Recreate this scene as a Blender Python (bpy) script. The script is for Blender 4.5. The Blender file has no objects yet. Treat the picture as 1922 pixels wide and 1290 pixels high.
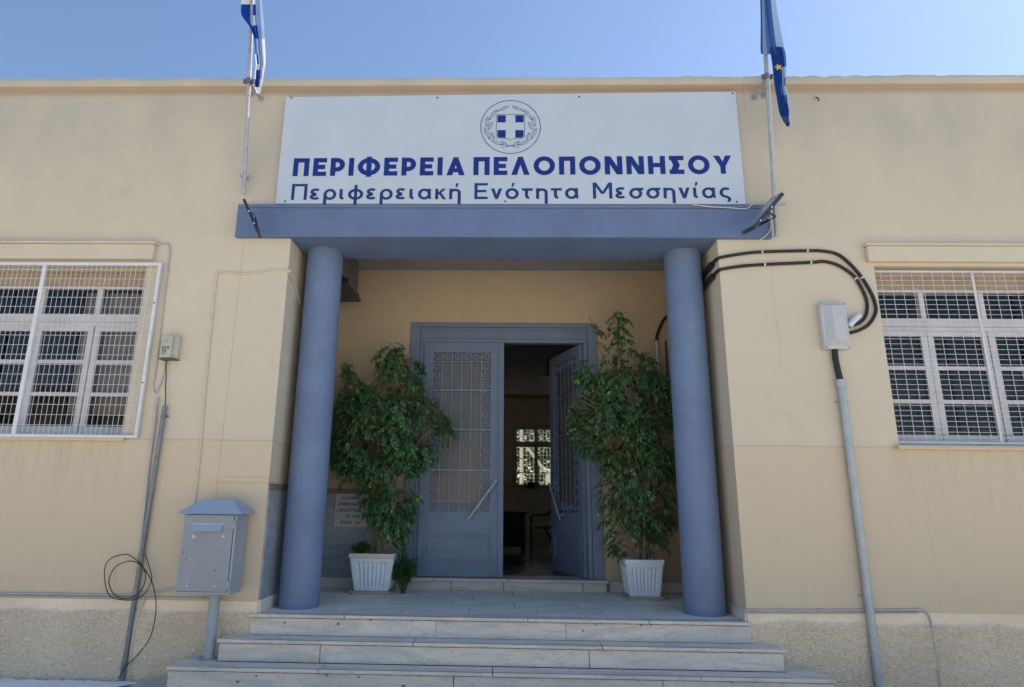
import bpy, math, random
from mathutils import Vector, Matrix
random.seed(7)
R_=math.radians
sc=bpy.context.scene; col=sc.collection
# ------------------------------------------------------------------ camera
CF=1200.12; PX,PY=909.85,652.28; W,H=1922,1290
CP=Vector((0,-6,.9576))
F=Vector((-.02528,.97074,.23880)); RT=Vector((.99966,.02295,.01255)); UP=Vector((-.0067,-.23904,.97099))
cd=bpy.data.cameras.new('camera'); cam=bpy.data.objects.new('camera',cd); col.objects.link(cam)
cd.sensor_fit='HORIZONTAL'; cd.sensor_width=36; cd.lens=CF/W*36
cd.shift_x=(W/2-PX)/W; cd.shift_y=(PY-H/2)/W
cd.clip_start=.05; cd.clip_end=2000
m3=Matrix((RT,UP,-F)).transposed(); cam.matrix_world=Matrix.Translation(CP)@m3.to_4x4()
sc.camera=cam
def ray(x,y): return F+RT*((x-PX)/CF)-UP*((y-PY)/CF)
def on(x,y,Y=0.):            # measured point of the photo on the vertical plane Y
    d=ray(x,y); return CP+d*((Y-CP.y)/d.y)
def onx(x,y,X):
    d=ray(x,y); return CP+d*((X-CP.x)/d.x)
def V(*a): return Vector(a)
# ------------------------------------------------------------------ mesh builder
class MB:
    def __init__(s): s.v=[];s.f=[];s.m=[];s.t=[];s.sm=[]
    def add(s,vs,fs,mi=0,tone=None,smooth=False):
        b=len(s.v); s.v+= [tuple(v) for v in vs]
        for f in fs:
            s.f.append(tuple(i+b for i in f)); s.m.append(mi); s.t.append(.5 if tone is None else tone); s.sm.append(smooth)
        return s
    def box(s,x0,x1,y0,y1,z0,z1,mi=0,tone=None):
        vs=[(x,y,z) for z in(z0,z1) for y in(y0,y1) for x in(x0,x1)]
        return s.add(vs,[(0,2,3,1),(4,5,7,6),(0,1,5,4),(2,6,7,3),(0,4,6,2),(1,3,7,5)],mi,tone)
    def bar(s,a,b,w,d,up=(0,-1,0),mi=0):
        a=Vector(a);b=Vector(b);u=(b-a).normalized();n=Vector(up);n=(n-u*n.dot(u)).normalized();r=u.cross(n)
        vs=[p+r*(w/2*i)+n*(d/2*j) for p in(a,b) for j in(-1,1) for i in(-1,1)]
        return s.add(vs,[(0,2,3,1),(4,5,7,6),(0,1,5,4),(2,6,7,3),(0,4,6,2),(1,3,7,5)],mi)
    def tube(s,pts,r,n=8,mi=0,closed=False,cap=True):
        P=[Vector(p) for p in pts]; L=len(P); vs=[];fs=[]; N=None
        rr=r if isinstance(r,(list,tuple)) else [r]*L
        for i,p in enumerate(P):
            if closed: t=P[(i+1)%L]-P[i-1]
            else: t=P[min(i+1,L-1)]-P[max(i-1,0)]
            t=t.normalized() if t.length>1e-9 else Vector((0,0,1))
            if N is None:
                N=t.orthogonal().normalized()
            N=(N-t*N.dot(t)); N=N.normalized() if N.length>1e-6 else t.orthogonal().normalized()
            B=t.cross(N)
            vs+=[p+(N*math.cos(2*math.pi*k/n)+B*math.sin(2*math.pi*k/n))*rr[i] for k in range(n)]
        for i in range(L if closed else L-1):
            j=(i+1)%L
            for k in range(n):
                fs.append((i*n+k,i*n+(k+1)%n,j*n+(k+1)%n,j*n+k))
        s.add(vs,fs,mi,smooth=True)
        if cap and not closed: s.add([vs[k] for k in range(n)],[tuple(reversed(range(n)))],mi).add(vs[-n:],[tuple(range(n))],mi)
        return s
    def lathe(s,c,prof,n=32,mi=0,smooth=True):
        vs=[];fs=[]
        for r,z in prof:
            vs+=[(c[0]+r*math.cos(2*math.pi*k/n),c[1]+r*math.sin(2*math.pi*k/n),c[2]+z) for k in range(n)]
        for i in range(len(prof)-1):
            for k in range(n): fs.append((i*n+k,i*n+(k+1)%n,(i+1)*n+(k+1)%n,(i+1)*n+k))
        s.add(vs,fs,mi,smooth=smooth); s.add(vs[:n],[tuple(reversed(range(n)))],mi); s.add(vs[-n:],[tuple(range(n))],mi); return s
    def prism(s,poly,off,mi=0,tone=None):     # poly: 3D points, off: extrusion vector
        n=len(poly);off=Vector(off);vs=[Vector(p) for p in poly]+[Vector(p)+off for p in poly]
        fs=[tuple(range(n)),tuple(reversed(range(n,2*n)))]+[(i,i+n,(i+1)%n+n,(i+1)%n) for i in range(n)]
        return s.add(vs,fs,mi,tone)
def props(o,label=None,cat=None,group=None,kind=None):
    if label:o['label']=label
    if cat:o['category']=cat
    if group:o['group']=group
    if kind:o['kind']=kind
    return o
def thing(name,label,cat,loc=(0,0,0),group=None,kind=None):
    o=bpy.data.objects.new(name,None); col.objects.link(o); o.location=loc; o.empty_display_size=.1
    return props(o,label,cat,group,kind)
def root_loc(o):
    l=Vector(o.location)
    while o.parent: o=o.parent; l+=Vector(o.location)
    return l
def obj(name,mb,mats,parent=None,bevel=0,loc=None,label=None,cat=None,group=None,kind=None):
    me=bpy.data.meshes.new(name); off=root_loc(parent) if parent else Vector(loc or (0,0,0))
    me.from_pydata([tuple(Vector(v)-off) for v in mb.v],[],mb.f)
    for m in (mats if isinstance(mats,(list,tuple)) else [mats]): me.materials.append(m)
    me.polygons.foreach_set('material_index',mb.m); me.polygons.foreach_set('use_smooth',mb.sm)
    at=me.attributes.new('tone','FLOAT','FACE'); at.data.foreach_set('value',mb.t)
    me.update()
    o=bpy.data.objects.new(name,me); col.objects.link(o)
    if parent: o.parent=parent
    else: o.location=off
    if bevel:
        b=o.modifiers.new('b','BEVEL'); b.width=bevel; b.segments=2; b.limit_method='ANGLE'; b.angle_limit=R_(40); b.harden_normals=False
    return props(o,label,cat,group,kind)
# ------------------------------------------------------------------ materials
def mat(name): 
    m=bpy.data.materials.new(name); m.use_nodes=True; nt=m.node_tree; nt.nodes.clear()
    out=nt.nodes.new('ShaderNodeOutputMaterial'); return m,nt,out
class N:
    def __init__(s,nt): s.nt=nt
    def n(s,t,**k):
        x=s.nt.nodes.new(t)
        for a,b in k.items(): setattr(x,a,b)
        return x
    def l(s,a,b): s.nt.links.new(a,b)
    def noise(s,vec,scale,detail=4,rough=.6,dist=0):
        x=s.n('ShaderNodeTexNoise'); x.inputs['Scale'].default_value=scale; x.inputs['Detail'].default_value=detail; x.inputs['Roughness'].default_value=rough; x.inputs['Distortion'].default_value=dist
        if vec is not None: s.l(vec,x.inputs['Vector'])
        return x.outputs['Fac']
    def mapp(s,vec,sc_=(1,1,1),loc=(0,0,0),rot=(0,0,0)):
        x=s.n('ShaderNodeMapping'); x.inputs['Scale'].default_value=sc_; x.inputs['Location'].default_value=loc; x.inputs['Rotation'].default_value=rot; s.l(vec,x.inputs['Vector']); return x.outputs[0]
    def math(s,op,a,b=None,c=None,clamp=False):
        x=s.n('ShaderNodeMath',operation=op); x.use_clamp=clamp
        for i,v in enumerate((a,b,c)):
            if v is None: continue
            if isinstance(v,(int,float)): x.inputs[i].default_value=v
            else: s.l(v,x.inputs[i])
        return x.outputs[0]
    def ramp(s,f,lo,hi,a=0.,b=1.):
        x=s.n('ShaderNodeMapRange'); x.interpolation_type='SMOOTHSTEP'; x.inputs[1].default_value=lo; x.inputs[2].default_value=hi; x.inputs[3].default_value=a; x.inputs[4].default_value=b; s.l(f,x.inputs[0]); return x.outputs[0]
    def mix(s,f,a,b,mode='MIX'):
        x=s.n('ShaderNodeMix',data_type='RGBA',blend_type=mode)
        for i,v in ((0,f),(6,a),(7,b)):
            if isinstance(v,(int,float)): x.inputs[i].default_value=v
            elif isinstance(v,tuple): x.inputs[i].default_value=(v+(1,))[:4]
            else: s.l(v,x.inputs[i])
        return x.outputs[2]
    def bump(s,h,dist,strength=1.):
        x=s.n('ShaderNodeBump'); x.inputs['Distance'].default_value=dist; x.inputs['Strength'].default_value=strength; s.l(h,x.inputs['Height']); return x.outputs[0]
    def bsdf(s,c,rough=.6,metal=0.,normal=None,spec=.5):
        x=s.n('ShaderNodeBsdfPrincipled')
        for k,v in (('Base Color',c),('Roughness',rough),('Metallic',metal)):
            if isinstance(v,(int,float)): x.inputs[k].default_value=v
            elif isinstance(v,tuple): x.inputs[k].default_value=(v+(1,))[:4]
            else: s.l(v,x.inputs[k])
        x.inputs['Specular IOR Level'].default_value=spec
        if normal is not None: s.l(normal,x.inputs['Normal'])
        return x
    def obj(s): return s.n('ShaderNodeTexCoord').outputs['Object']
def simple(name,c,rough=.5,metal=0.,var=.12,scale=6,bump=0.,dirt=None,spec=.5,streak=0.):
    m,nt,out=mat(name); g=N(nt); o=g.obj()
    f=g.noise(o,scale,5,.65); a=tuple(x*(1-var) for x in c); b=tuple(min(1,x*(1+var)) for x in c)
    cc=g.mix(g.ramp(f,.3,.7),a,b)
    if dirt: cc=g.mix(g.ramp(g.noise(o,scale*2.3,6,.7),.56,.75,0,dirt[1]),cc,dirt[0])
    if streak: cc=g.mix(g.ramp(g.noise(g.mapp(o,(9,9,.6)),3,4),.5,.8,0,streak),cc,tuple(x*.6 for x in c))
    nr=g.bump(g.noise(o,scale*14,4),bump) if bump else None
    rr=g.ramp(g.noise(o,scale*3,3),.2,.8,max(.05,rough-.1),min(1,rough+.1))
    g.l(g.bsdf(cc,rr,metal,nr,spec).outputs[0],out.inputs[0]); return m
# painted facade plaster
def wall_mat(name,base=(.64,.572,.44),cracks=True,lower=True):
    m,nt,out=mat(name); g=N(nt); o=g.obj(); sx=g.n('ShaderNodeSeparateXYZ'); g.l(o,sx.inputs[0]); X,Y,Z=sx.outputs
    big=g.noise(o,.55,5,.6); c=g.mix(g.ramp(big,.3,.7),tuple(x*.955 for x in base),tuple(x*1.045 for x in base))
    fine=g.noise(o,7,6,.7); c=g.mix(g.ramp(fine,.35,.7,0,.6),c,tuple(x*.94 for x in base))
    # roller-painted lower zone, a shade warmer, with an uneven upper edge
    if lower:
        zz=g.math('ADD',Z,g.math('MULTIPLY',g.noise(o,14,3),.015)); low=g.ramp(zz,1.524,1.534,1,0)
        c=g.mix(g.math('MULTIPLY',low,.8),c,(base[0]*1.0,base[1]*.92,base[2]*.84))
        st=g.noise(g.mapp(o,(16,16,.9)),2.2,4,.6); c=g.mix(g.math('MULTIPLY',g.ramp(st,.5,.75,0,.3),low),c,(base[0]*.82,base[1]*.8,base[2]*.78))
    # weather stains, plus weaker light high up painted in as grey
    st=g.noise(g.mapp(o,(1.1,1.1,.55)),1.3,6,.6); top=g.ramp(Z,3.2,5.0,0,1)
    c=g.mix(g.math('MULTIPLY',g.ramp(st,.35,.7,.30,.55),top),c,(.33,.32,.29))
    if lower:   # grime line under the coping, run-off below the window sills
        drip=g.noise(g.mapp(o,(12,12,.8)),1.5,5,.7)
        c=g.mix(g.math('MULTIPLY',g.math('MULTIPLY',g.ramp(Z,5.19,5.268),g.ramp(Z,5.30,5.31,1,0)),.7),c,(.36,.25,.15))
        sill=g.math('MULTIPLY',g.math('MULTIPLY',g.ramp(Z,.75,1.49),g.ramp(Z,1.492,1.498,1,0)),g.ramp(g.math('ABSOLUTE',X),3.5,3.6))
        c=g.mix(g.math('MULTIPLY',sill,g.ramp(drip,.45,.75,.05,.4)),c,(.36,.29,.21))
        edge=g.math('MULTIPLY',g.ramp(zz,1.512,1.524),g.ramp(zz,1.526,1.536,1,0)); c=g.mix(g.math('MULTIPLY',edge,.35),c,(.38,.27,.19))
    pst=g.noise(o,2.1,5,.7); c=g.mix(g.ramp(pst,.55,.75,0,.28),c,(base[0]*.72,base[1]*.7,base[2]*.68))
    if cracks:
        w=g.math('MULTIPLY',g.math('SUBTRACT',g.noise(g.mapp(o,(1,1,3)),2.2,6,.75),.5),.10)
        for x0,z0,z1,wd,st_ in ((-2.62,.1,3.55,.0035,.55),(2.66,2.2,3.5,.003,.35),(3.05,3.95,5.0,.0022,.25),(2.42,3.95,4.4,.003,.35),(2.55,5.0,5.35,.004,.5),(3.83,.1,1.5,.003,.25),(-3.9,.1,1.4,.002,.2)):
            d=g.math('ABSOLUTE',g.math('SUBTRACT',g.math('ADD',X,g.math('MULTIPLY',w,.25 if x0==-2.62 else 1.6)),x0))
            k=g.ramp(d,wd*.4,wd,1,0); k=g.math('MULTIPLY',k,g.math('MULTIPLY',g.ramp(Z,z0,z0+.05),g.ramp(Z,z1-.05,z1,1,0)))
            c=g.mix(g.math('MULTIPLY',k,st_),c,(.2,.17,.13))
    h=g.math('ADD',g.math('MULTIPLY',g.noise(o,3,4),.6),g.math('MULTIPLY',g.noise(o,60,4,.7),.15))
    b=g.bsdf(c,.85,0,g.bump(h,.016,.8),.25); g.l(b.outputs[0],out.inputs[0]); return m
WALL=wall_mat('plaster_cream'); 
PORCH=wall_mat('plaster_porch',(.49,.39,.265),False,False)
def rough_plaster():
    m,nt,out=mat('roughcast'); g=N(nt); o=g.obj(); sx=g.n('ShaderNodeSeparateXYZ'); g.l(o,sx.inputs[0]); Z=sx.outputs[2]
    base=(.90,.74,.53)
    c=g.mix(g.ramp(g.noise(o,1.2,5),.3,.7),tuple(x*.88 for x in base),tuple(x*1.06 for x in base))
    c=g.mix(g.ramp(g.noise(o,30,5,.7),.5,.68,0,.22),c,(.56,.42,.28))
    zz=g.math('ADD',Z,g.math('MULTIPLY',g.noise(o,3,4),-.25)); c=g.mix(g.ramp(zz,-.95,-.6,.35,0),c,(.42,.39,.34))
    v=g.n('ShaderNodeTexVoronoi'); v.inputs['Scale'].default_value=42; g.l(g.mapp(o,(1,1,1)),v.inputs['Vector'])
    h=g.math('ADD',g.math('MULTIPLY',g.noise(o,34,4,.65,.6),1.),g.math('MULTIPLY',v.outputs['Distance'],.4))
    zm=g.ramp(g.math('ADD',Z,g.math('MULTIPLY',g.noise(o,2.5,3),.12)),.03,.08,1,0)
    h=g.math('MULTIPLY',h,zm)
    g.l(g.bsdf(c,.9,0,g.bump(h,.034,1.),.2).outputs[0],out.inputs[0]); return m
ROUGH=rough_plaster()
def marble(name,base,vein,vs=1.,amount=.5,rough=.42,dirt=.3):
    m,nt,out=mat(name); g=N(nt); o=g.obj(); a=g.n('ShaderNodeAttribute',attribute_name='tone'); t=a.outputs['Fac']
    cmb=g.n('ShaderNodeCombineXYZ'); g.l(g.math('MULTIPLY',t,7.3),cmb.inputs[0]); g.l(g.math('MULTIPLY',t,3.1),cmb.inputs[1]); g.l(g.math('MULTIPLY',t,5.7),cmb.inputs[2])
    va=g.n('ShaderNodeVectorMath',operation='ADD'); g.l(o,va.inputs[0]); g.l(cmb.outputs[0],va.inputs[1]); p=va.outputs[0]
    rp=g.mapp(p,(1.0*vs,2.2*vs,4.5*vs),(0,0,0),(0,R_(14),R_(20)))
    f=g.noise(rp,1.3,8,.62,1.2); c=g.mix(g.ramp(f,.42,.66,0,amount),base,vein)
    thin=g.math('ABSOLUTE',g.math('SUBTRACT',g.noise(rp,1.9,6,.6,1.5),.5)); c=g.mix(g.ramp(thin,0,.02,amount*.8,0),c,tuple(x*.75 for x in vein))
    c=g.mix(g.ramp(t,0,1,0,.22),c,tuple(x*.72 for x in base))
    c=g.mix(g.ramp(g.noise(o,5,6,.7),.55,.8,0,dirt),c,(.34,.27,.2))
    c=g.mix(g.ramp(g.noise(o,38,3,.6),.74,.78,0,dirt*.6),c,(.12,.11,.1))
    g.l(g.bsdf(c,g.ramp(g.noise(o,9,4),.3,.7,rough-.1,rough+.15),0,g.bump(g.noise(o,30,4),.0015,.5),.28).outputs[0],out.inputs[0]); return m
MARB=marble('marble_white',(.74,.68,.58),(.46,.46,.44),1,.6,.55,.38)
MARBF=marble('marble_floor',(.88,.83,.70),(.56,.56,.52),.8,.55,.72,.12)
MARBG=marble('marble_grey',(.27,.30,.32),(.50,.52,.52),.9,.5,.4,.15)
BROWNM=simple('brown_marble',(.22,.15,.13),.45,0,.2,9)
BLUE=simple('blue_grey_paint',(.155,.218,.35),.62,0,.09,2.2,.004,((.21,.27,.39),.5),.35,.12)
def scuffs(m):
    nt=m.node_tree; g=N(nt); b=[n for n in nt.nodes if n.type=='BSDF_PRINCIPLED'][0]; src=b.inputs['Base Color'].links[0].from_socket
    o=g.obj(); sx=g.n('ShaderNodeSeparateXYZ'); g.l(o,sx.inputs[0]); low=g.ramp(sx.outputs[2],0,.5,1,0)
    k=g.ramp(g.noise(o,16,6,.75),.655,.69,0,.75); c=g.mix(k,src,(.42,.46,.52))
    c=g.mix(g.math('MULTIPLY',low,g.ramp(g.noise(o,11,6,.8),.45,.65,0,.45)),c,(.16,.17,.19)); nt.links.remove(b.inputs['Base Color'].links[0]); g.l(c,b.inputs['Base Color'])
scuffs(BLUE)
BEAMB=simple('beam_paint',(.13,.185,.315),.7,0,.08,2.5,.002,((.13,.16,.24),.3),.3,.12)
DOORB=simple('door_paint',(.145,.195,.27),.5,0,.07,4,.001,((.12,.15,.2),.2),.4)
IRON=simple('iron_blue',(.26,.31,.40),.5,0,.1,9)
WHITEM=simple('white_metal',(.70,.71,.72),.45,0,.06,6,0,((.38,.34,.3),.35))
WFRAME=simple('window_white',(.62,.61,.61),.5,0,.08,5,0,((.3,.28,.26),.4))
GALV=simple('galvanised',(.40,.45,.48),.5,.35,.08,10,0,((.30,.30,.29),.15))
POLEM=simple('pole_metal',(.42,.42,.43),.42,.5,.15,14,0,((.22,.2,.18),.4))
GREYPVC=simple('grey_pvc',(.46,.45,.43),.5,0,.1,9,0,((.25,.22,.18),.3))
BEIGEPVC=simple('beige_pvc',(.64,.55,.40),.6,0,.1,9)
BLACK=simple('black_rubber',(.012,.013,.016),.55,0,.2,9)
BLACKP=simple('black_plastic',(.02,.03,.045),.4,0,.2,9)
SIGNW=simple('sign_panel',(.50,.56,.63),.38,0,.03,1.5,0,((.58,.62,.66),.15),.5)
NAVY=simple('navy_vinyl',(.004,.02,.19),.4,0,.05,9)
DNAVY=simple('dark_navy_vinyl',(.008,.03,.16),.4,0,.05,9)
INK=simple('ink',(.03,.03,.04),.6,0,.1,9)
MAILM=simple('mailbox_paint',(.33,.38,.42),.5,.1,.04,3)
MAILR=simple('mailbox_roof_paint',(.34,.43,.54),.5,.1,.04,3)
CHIP=simple('chipped_paint',(.55,.55,.54),.7)
METER=simple('meter_box',(.47,.47,.38),.5,0,.06,9,0,((.3,.28,.2),.25))
BOXG=simple('grey_box',(.50,.53,.53),.42,0,.04,6,0,((.35,.35,.33),.2))
POTM=simple('pot_plastic',(.66,.72,.76),.4,0,.06,5,0,((.4,.38,.33),.3))
SAUC=simple('saucer_plastic',(.55,.50,.40),.5,0,.1,5,0,((.3,.26,.2),.4))
SOIL=simple('soil',(.05,.035,.022),.95,0,.4,30,.01)
BARK=simple('bark',(.22,.15,.10),.85,0,.3,18,.004)
CONC=simple('concrete',(.44,.42,.38),.85,0,.15,1.2,.004,((.3,.28,.25),.5))
def ground_mat():
    m,nt,out=mat('pavement_concrete'); g=N(nt); o=g.obj()
    c=g.mix(g.ramp(g.noise(o,.8,6),.3,.7),(.56,.49,.40),(.70,.62,.51))
    c=g.mix(g.ramp(g.noise(o,9,6,.75),.5,.72,0,.5),c,(.76,.72,.66))
    c=g.mix(g.ramp(g.noise(o,30,4),.62,.7,0,.4),c,(.15,.14,.12))
    g.l(g.bsdf(c,.9,0,g.bump(g.noise(o,40,5),.006,.8),.2).outputs[0],out.inputs[0]); return m
GROUND=ground_mat()
def glass(name,tint=(.55,.6,.62),refl=1.):
    m,nt,out=mat(name); g=N(nt); tr=g.n('ShaderNodeBsdfTransparent'); tr.inputs[0].default_value=tint+(1,)
    gl=g.n('ShaderNodeBsdfGlossy'); gl.inputs['Roughness'].default_value=.02; gl.inputs[0].default_value=(.9,.95,1,1)
    g.l(g.bump(g.noise(g.obj(),2.0,2),.004,.5),gl.inputs['Normal'])
    fr=g.n('ShaderNodeFresnel'); fr.inputs[0].default_value=1.55; mx=g.n('ShaderNodeMixShader')
    g.l(g.math('MULTIPLY',fr.outputs[0],refl,clamp=True),mx.inputs[0]); g.l(tr.outputs[0],mx.inputs[1]); g.l(gl.outputs[0],mx.inputs[2]); g.l(mx.outputs[0],out.inputs[0]); return m
GLASS=glass('window_glass',(.6,.64,.68),.75)
GLASSB=glass('clear_glass',(.9,.93,.92),.6)
FROST=simple('frosted_glass',(.115,.108,.10),.28,0,.2,1.1,.001)
def leaf_mat(name,c1,c2,c3,trans=.25):
    m,nt,out=mat(name); g=N(nt); a=g.n('ShaderNodeAttribute',attribute_name='tone'); t=a.outputs['Fac']
    c=g.mix(g.ramp(t,.0,.75),c1,c2); c=g.mix(g.ramp(t,.9,1.0),c,c3)
    b=g.bsdf(c,.30,0,None,.6); b.inputs['Transmission Weight'].default_value=0
    tl=g.n('ShaderNodeBsdfTranslucent'); g.l(g.mix(.5,c,(.10,.20,.02)),tl.inputs[0]); mx=g.n('ShaderNodeMixShader'); mx.inputs[0].default_value=trans
    g.l(b.outputs[0],mx.inputs[1]); g.l(tl.outputs[0],mx.inputs[2]); g.l(mx.outputs[0],out.inputs[0]); return m
LEAF=leaf_mat('ficus_leaf',(.014,.055,.024),(.065,.20,.055),(.26,.40,.06))
FERN=leaf_mat('herb_leaf',(.03,.10,.02),(.06,.17,.035),(.12,.24,.05))
def cloth(name,c,tr=.35):
    m,nt,out=mat(name); g=N(nt); f=g.noise(g.obj(),60,3); cc=g.mix(f,tuple(x*.9 for x in c),c)
    d=g.n('ShaderNodeBsdfDiffuse'); tl=g.n('ShaderNodeBsdfTranslucent'); g.l(cc,d.inputs[0]); g.l(cc,tl.inputs[0])
    mx=g.n('ShaderNodeMixShader'); mx.inputs[0].default_value=tr; g.l(d.outputs[0],mx.inputs[1]); g.l(tl.outputs[0],mx.inputs[2]); g.l(mx.outputs[0],out.inputs[0]); return m
CW=cloth('flag_white',(.8,.8,.78)); CB=cloth('flag_blue',(.015,.06,.33)); CEU=cloth('flag_eu_blue',(.014,.05,.22),.25); CPB=cloth('flag_pale_blue',(.30,.42,.62),.4); CY=cloth('flag_yellow',(.8,.62,.08)); CEU2=cloth('flag_eu_back',(.05,.12,.32),.35)
# ------------------------------------------------------------------ world & sun
SUN_EL,SUN_AZ=R_(50),R_(68)     # azimuth from +Y towards +X : behind the building, to the right
w=bpy.data.worlds.new('World'); sc.world=w; w.use_nodes=True; nt=w.node_tree; nt.nodes.clear(); g=N(nt)
sk=g.n('ShaderNodeTexSky',sky_type='NISHITA'); sk.sun_disc=False; sk.sun_elevation=SUN_EL; sk.sun_rotation=SUN_AZ; sk.altitude=30; sk.air_density=1.; sk.dust_density=.45; sk.ozone_density=2.2
bg=g.n('ShaderNodeBackground'); bg.inputs[1].default_value=.13; g.l(sk.outputs[0],bg.inputs[0]); wo=g.n('ShaderNodeOutputWorld'); g.l(bg.outputs[0],wo.inputs[0])
sl=bpy.data.lights.new('sun','SUN'); sl.energy=5.; sl.angle=R_(.5); sl.color=(1,.93,.83); so=bpy.data.objects.new('sun',sl); col.objects.link(so)
sd=Vector((math.sin(SUN_AZ)*math.cos(SUN_EL),math.cos(SUN_AZ)*math.cos(SUN_EL),math.sin(SUN_EL))); so.rotation_euler=sd.to_track_quat('Z','Y').to_euler(); so.location=(0,0,30)
sc.view_settings.view_transform='Standard'; sc.view_settings.look='None'; sc.view_settings.exposure=.64; sc.view_settings.gamma=1
# ------------------------------------------------------------------ dimensions
XL,XR,YB,ZS,ZT=-2.141,2.152,1.846,3.559,3.915
ZP=5.40; GZ=-.585; FRZ=.13; HB=12.0; CEIL=3.92
WL=(-5.98,-3.58); WR=(3.66,6.06); WZ=(1.53,3.285); WY=.28; TH=.5
# ------------------------------------------------------------------ ground
mb=MB(); n=60
def gz(x,y):
    z=GZ+max(0,min(.03,(x+3)*.006))
    if abs(x)<6 and y>-3: z+=.012*math.sin(x*2.3+y)+.006*math.sin(x*7+y*3)
    return z
xs=sorted(set([-400,-120,-40,-20,-12]+[-8+i*.35 for i in range(46)]+[12,20,40,120,400])); ys=[-400,-120,-50,-25,-12,-7,-5,-3]+[-2.8+i*.2 for i in range(14)]+[0.4,13.,30,100,400]
vs=[(x,y,gz(x,y)-(0.02 if y>.3 else 0)) for y in ys for x in xs]; nx=len(xs)
mb.add(vs,[(j*nx+i,j*nx+i+1,(j+1)*nx+i+1,(j+1)*nx+i) for j in range(len(ys)-1) for i in range(nx-1)],smooth=True)
obj('pavement',mb,GROUND,kind='structure')
# ------------------------------------------------------------------ building
B=thing('office_building','single storey cream plastered public office with a blue columned porch and marble steps','building')
mb=MB()
def xz(x0,x1,z0,z1,y0=0,y1=TH,m=mb,mi=0): m.box(x0,x1,y0,y1,z0,z1,mi)
XE=11.
xz(-XE,WL[0],.098,ZP-.12); xz(WL[0],WL[1],.098,WZ[0]); xz(WL[0],WL[1],WZ[1],ZP-.12); xz(WL[1],XL,.098,ZP-.12)
xz(XL,XR,ZT,ZP-.12); xz(XR,WR[0],.098,ZP-.12); xz(WR[0],WR[1],.098,WZ[0]); xz(WR[0],WR[1],WZ[1],ZP-.12); xz(WR[1],XE,.098,ZP-.12)
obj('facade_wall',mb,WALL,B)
mb=MB()          # end, rear walls and the wall of the hall with the garden window
mb.box(-XE,-XE+.3,TH,HB,GZ-.1,5.3).box(XE-.3,XE,TH,HB,GZ-.1,5.3)
BW=(.357,1.64,1.428,3.157)
mb.box(-XE,-2.2,HB,HB+.3,GZ-.1,5.3).box(-.75,BW[0],HB,HB+.3,GZ-.1,5.3).box(BW[1],1.85,HB,HB+.3,GZ-.1,5.3).box(2.8,XE,HB,HB+.3,GZ-.1,5.3)
for xa_,xb_ in ((-2.2,-.75),(1.85,2.8)): mb.box(xa_,xb_,HB,HB+.3,GZ-.1,BW[2]).box(xa_,xb_,HB,HB+.3,BW[3],5.3)  # unseen openings added to let more light into the hall
mb.box(BW[0],BW[1],HB,HB+.3,GZ-.1,BW[2]).box(BW[0],BW[1],HB,HB+.3,BW[3],5.3)
obj('rear_wall',mb,simple('rear_plaster',(.78,.70,.56),.85,0,.06,2),B)
mb=MB().box(-XE+.3,XE-.3,TH,HB,5.0,5.2); obj('roof_slab',mb,CONC,B)
mb=MB()          # porch inner walls
DX0,DX1,DZ=-1.148,1.21,3.205
mb.box(XL-.3,XL,TH,YB+.3,-.2,4.6); mb.box(XR,XR+.3,TH,YB+.3,-.2,4.6)
mb.box(XL,DX0,YB,YB+.3,-.2,4.6).box(DX1,XR,YB,YB+.3,-.2,4.6).box(DX0,DX1,YB,YB+.3,DZ,4.6)
mb.box(XL,XR,.5,YB,4.1,4.3)
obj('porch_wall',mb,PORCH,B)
INTW=simple('interior_plaster',(.74,.65,.50),.85,0,.06,2)
for q in ((-2.6,-2.5,YB+.3,HB),(2.9,3.0,YB+.3,HB),(-XE+.3,-2.605,5,5.1),(3.005,XE-.3,5,5.1),(-2.5,XL-.3,YB+.2,YB+.3),(XR+.3,2.9,YB+.2,YB+.3)): obj('interior_wall',MB().box(*q,0,CEIL),INTW,B)
mb=MB().box(-XE+.3,XE-.3,TH,HB,CEIL,CEIL+.1); obj('ceiling',mb,simple('ceiling_paint',(.25,.25,.26),.9),B)
for o_ in (o for o in col.objects if o.name=='ceiling'): pass
mb=MB().box(-2.5,2.9,YB+.3,HB,0,FRZ).box(-XE+.3,-2.6,TH,5,0,FRZ).box(3.0,XE-.3,TH,5,0,FRZ); obj('hall_floor',mb,simple('hall_floor_tile',(.10,.10,.11),.25,0,.15,1.5),B)
# plinth with roughcast relief
def plinth(x0,x1):
    mb=MB(); s=.016; nx_=int((x1-x0)/s); zs_=[GZ-.12+i*.016 for i in range(int((.098-GZ+.12)/.016)+1)]
    zs_[-1]=.098; vs=[]
    from mathutils import noise as mn
    for z in zs_:
        for i in range(nx_+1):
            x=x0+(x1-x0)*i/nx_; k=max(0,min(1,(.05-z)/.06)); d=mn.noise(Vector((x*14,0,z*14)))*.007+mn.noise(Vector((x*38,2,z*38)))*.004+mn.noise(Vector((x*3,5,z*3)))*.008
            vs.append((x,-.008-(d+.008)*k,z))
    n_=nx_+1; fs=[(j*n_+i,j*n_+i+1,(j+1)*n_+i+1,(j+1)*n_+i) for j in range(len(zs_)-1) for i in range(nx_)]
    mb.add(vs,fs,smooth=True)
    mb.box(x0,x1,.03,TH,GZ-.12,.097)
    mb.add([(x0,-.008,.098),(x1,-.008,.098),(x1,.03,.098),(x0,.03,.098)],[(0,1,2,3)])
    mb.add([(x1,-.008,GZ-.1),(x1,-.008,.098),(x1,.03,.098),(x1,.03,GZ-.1)],[(0,3,2,1)]); mb.add([(x0,-.008,GZ-.1),(x0,-.008,.098),(x0,.03,.098),(x0,.03,GZ-.1)],[(0,1,2,3)])
    return mb
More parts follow.
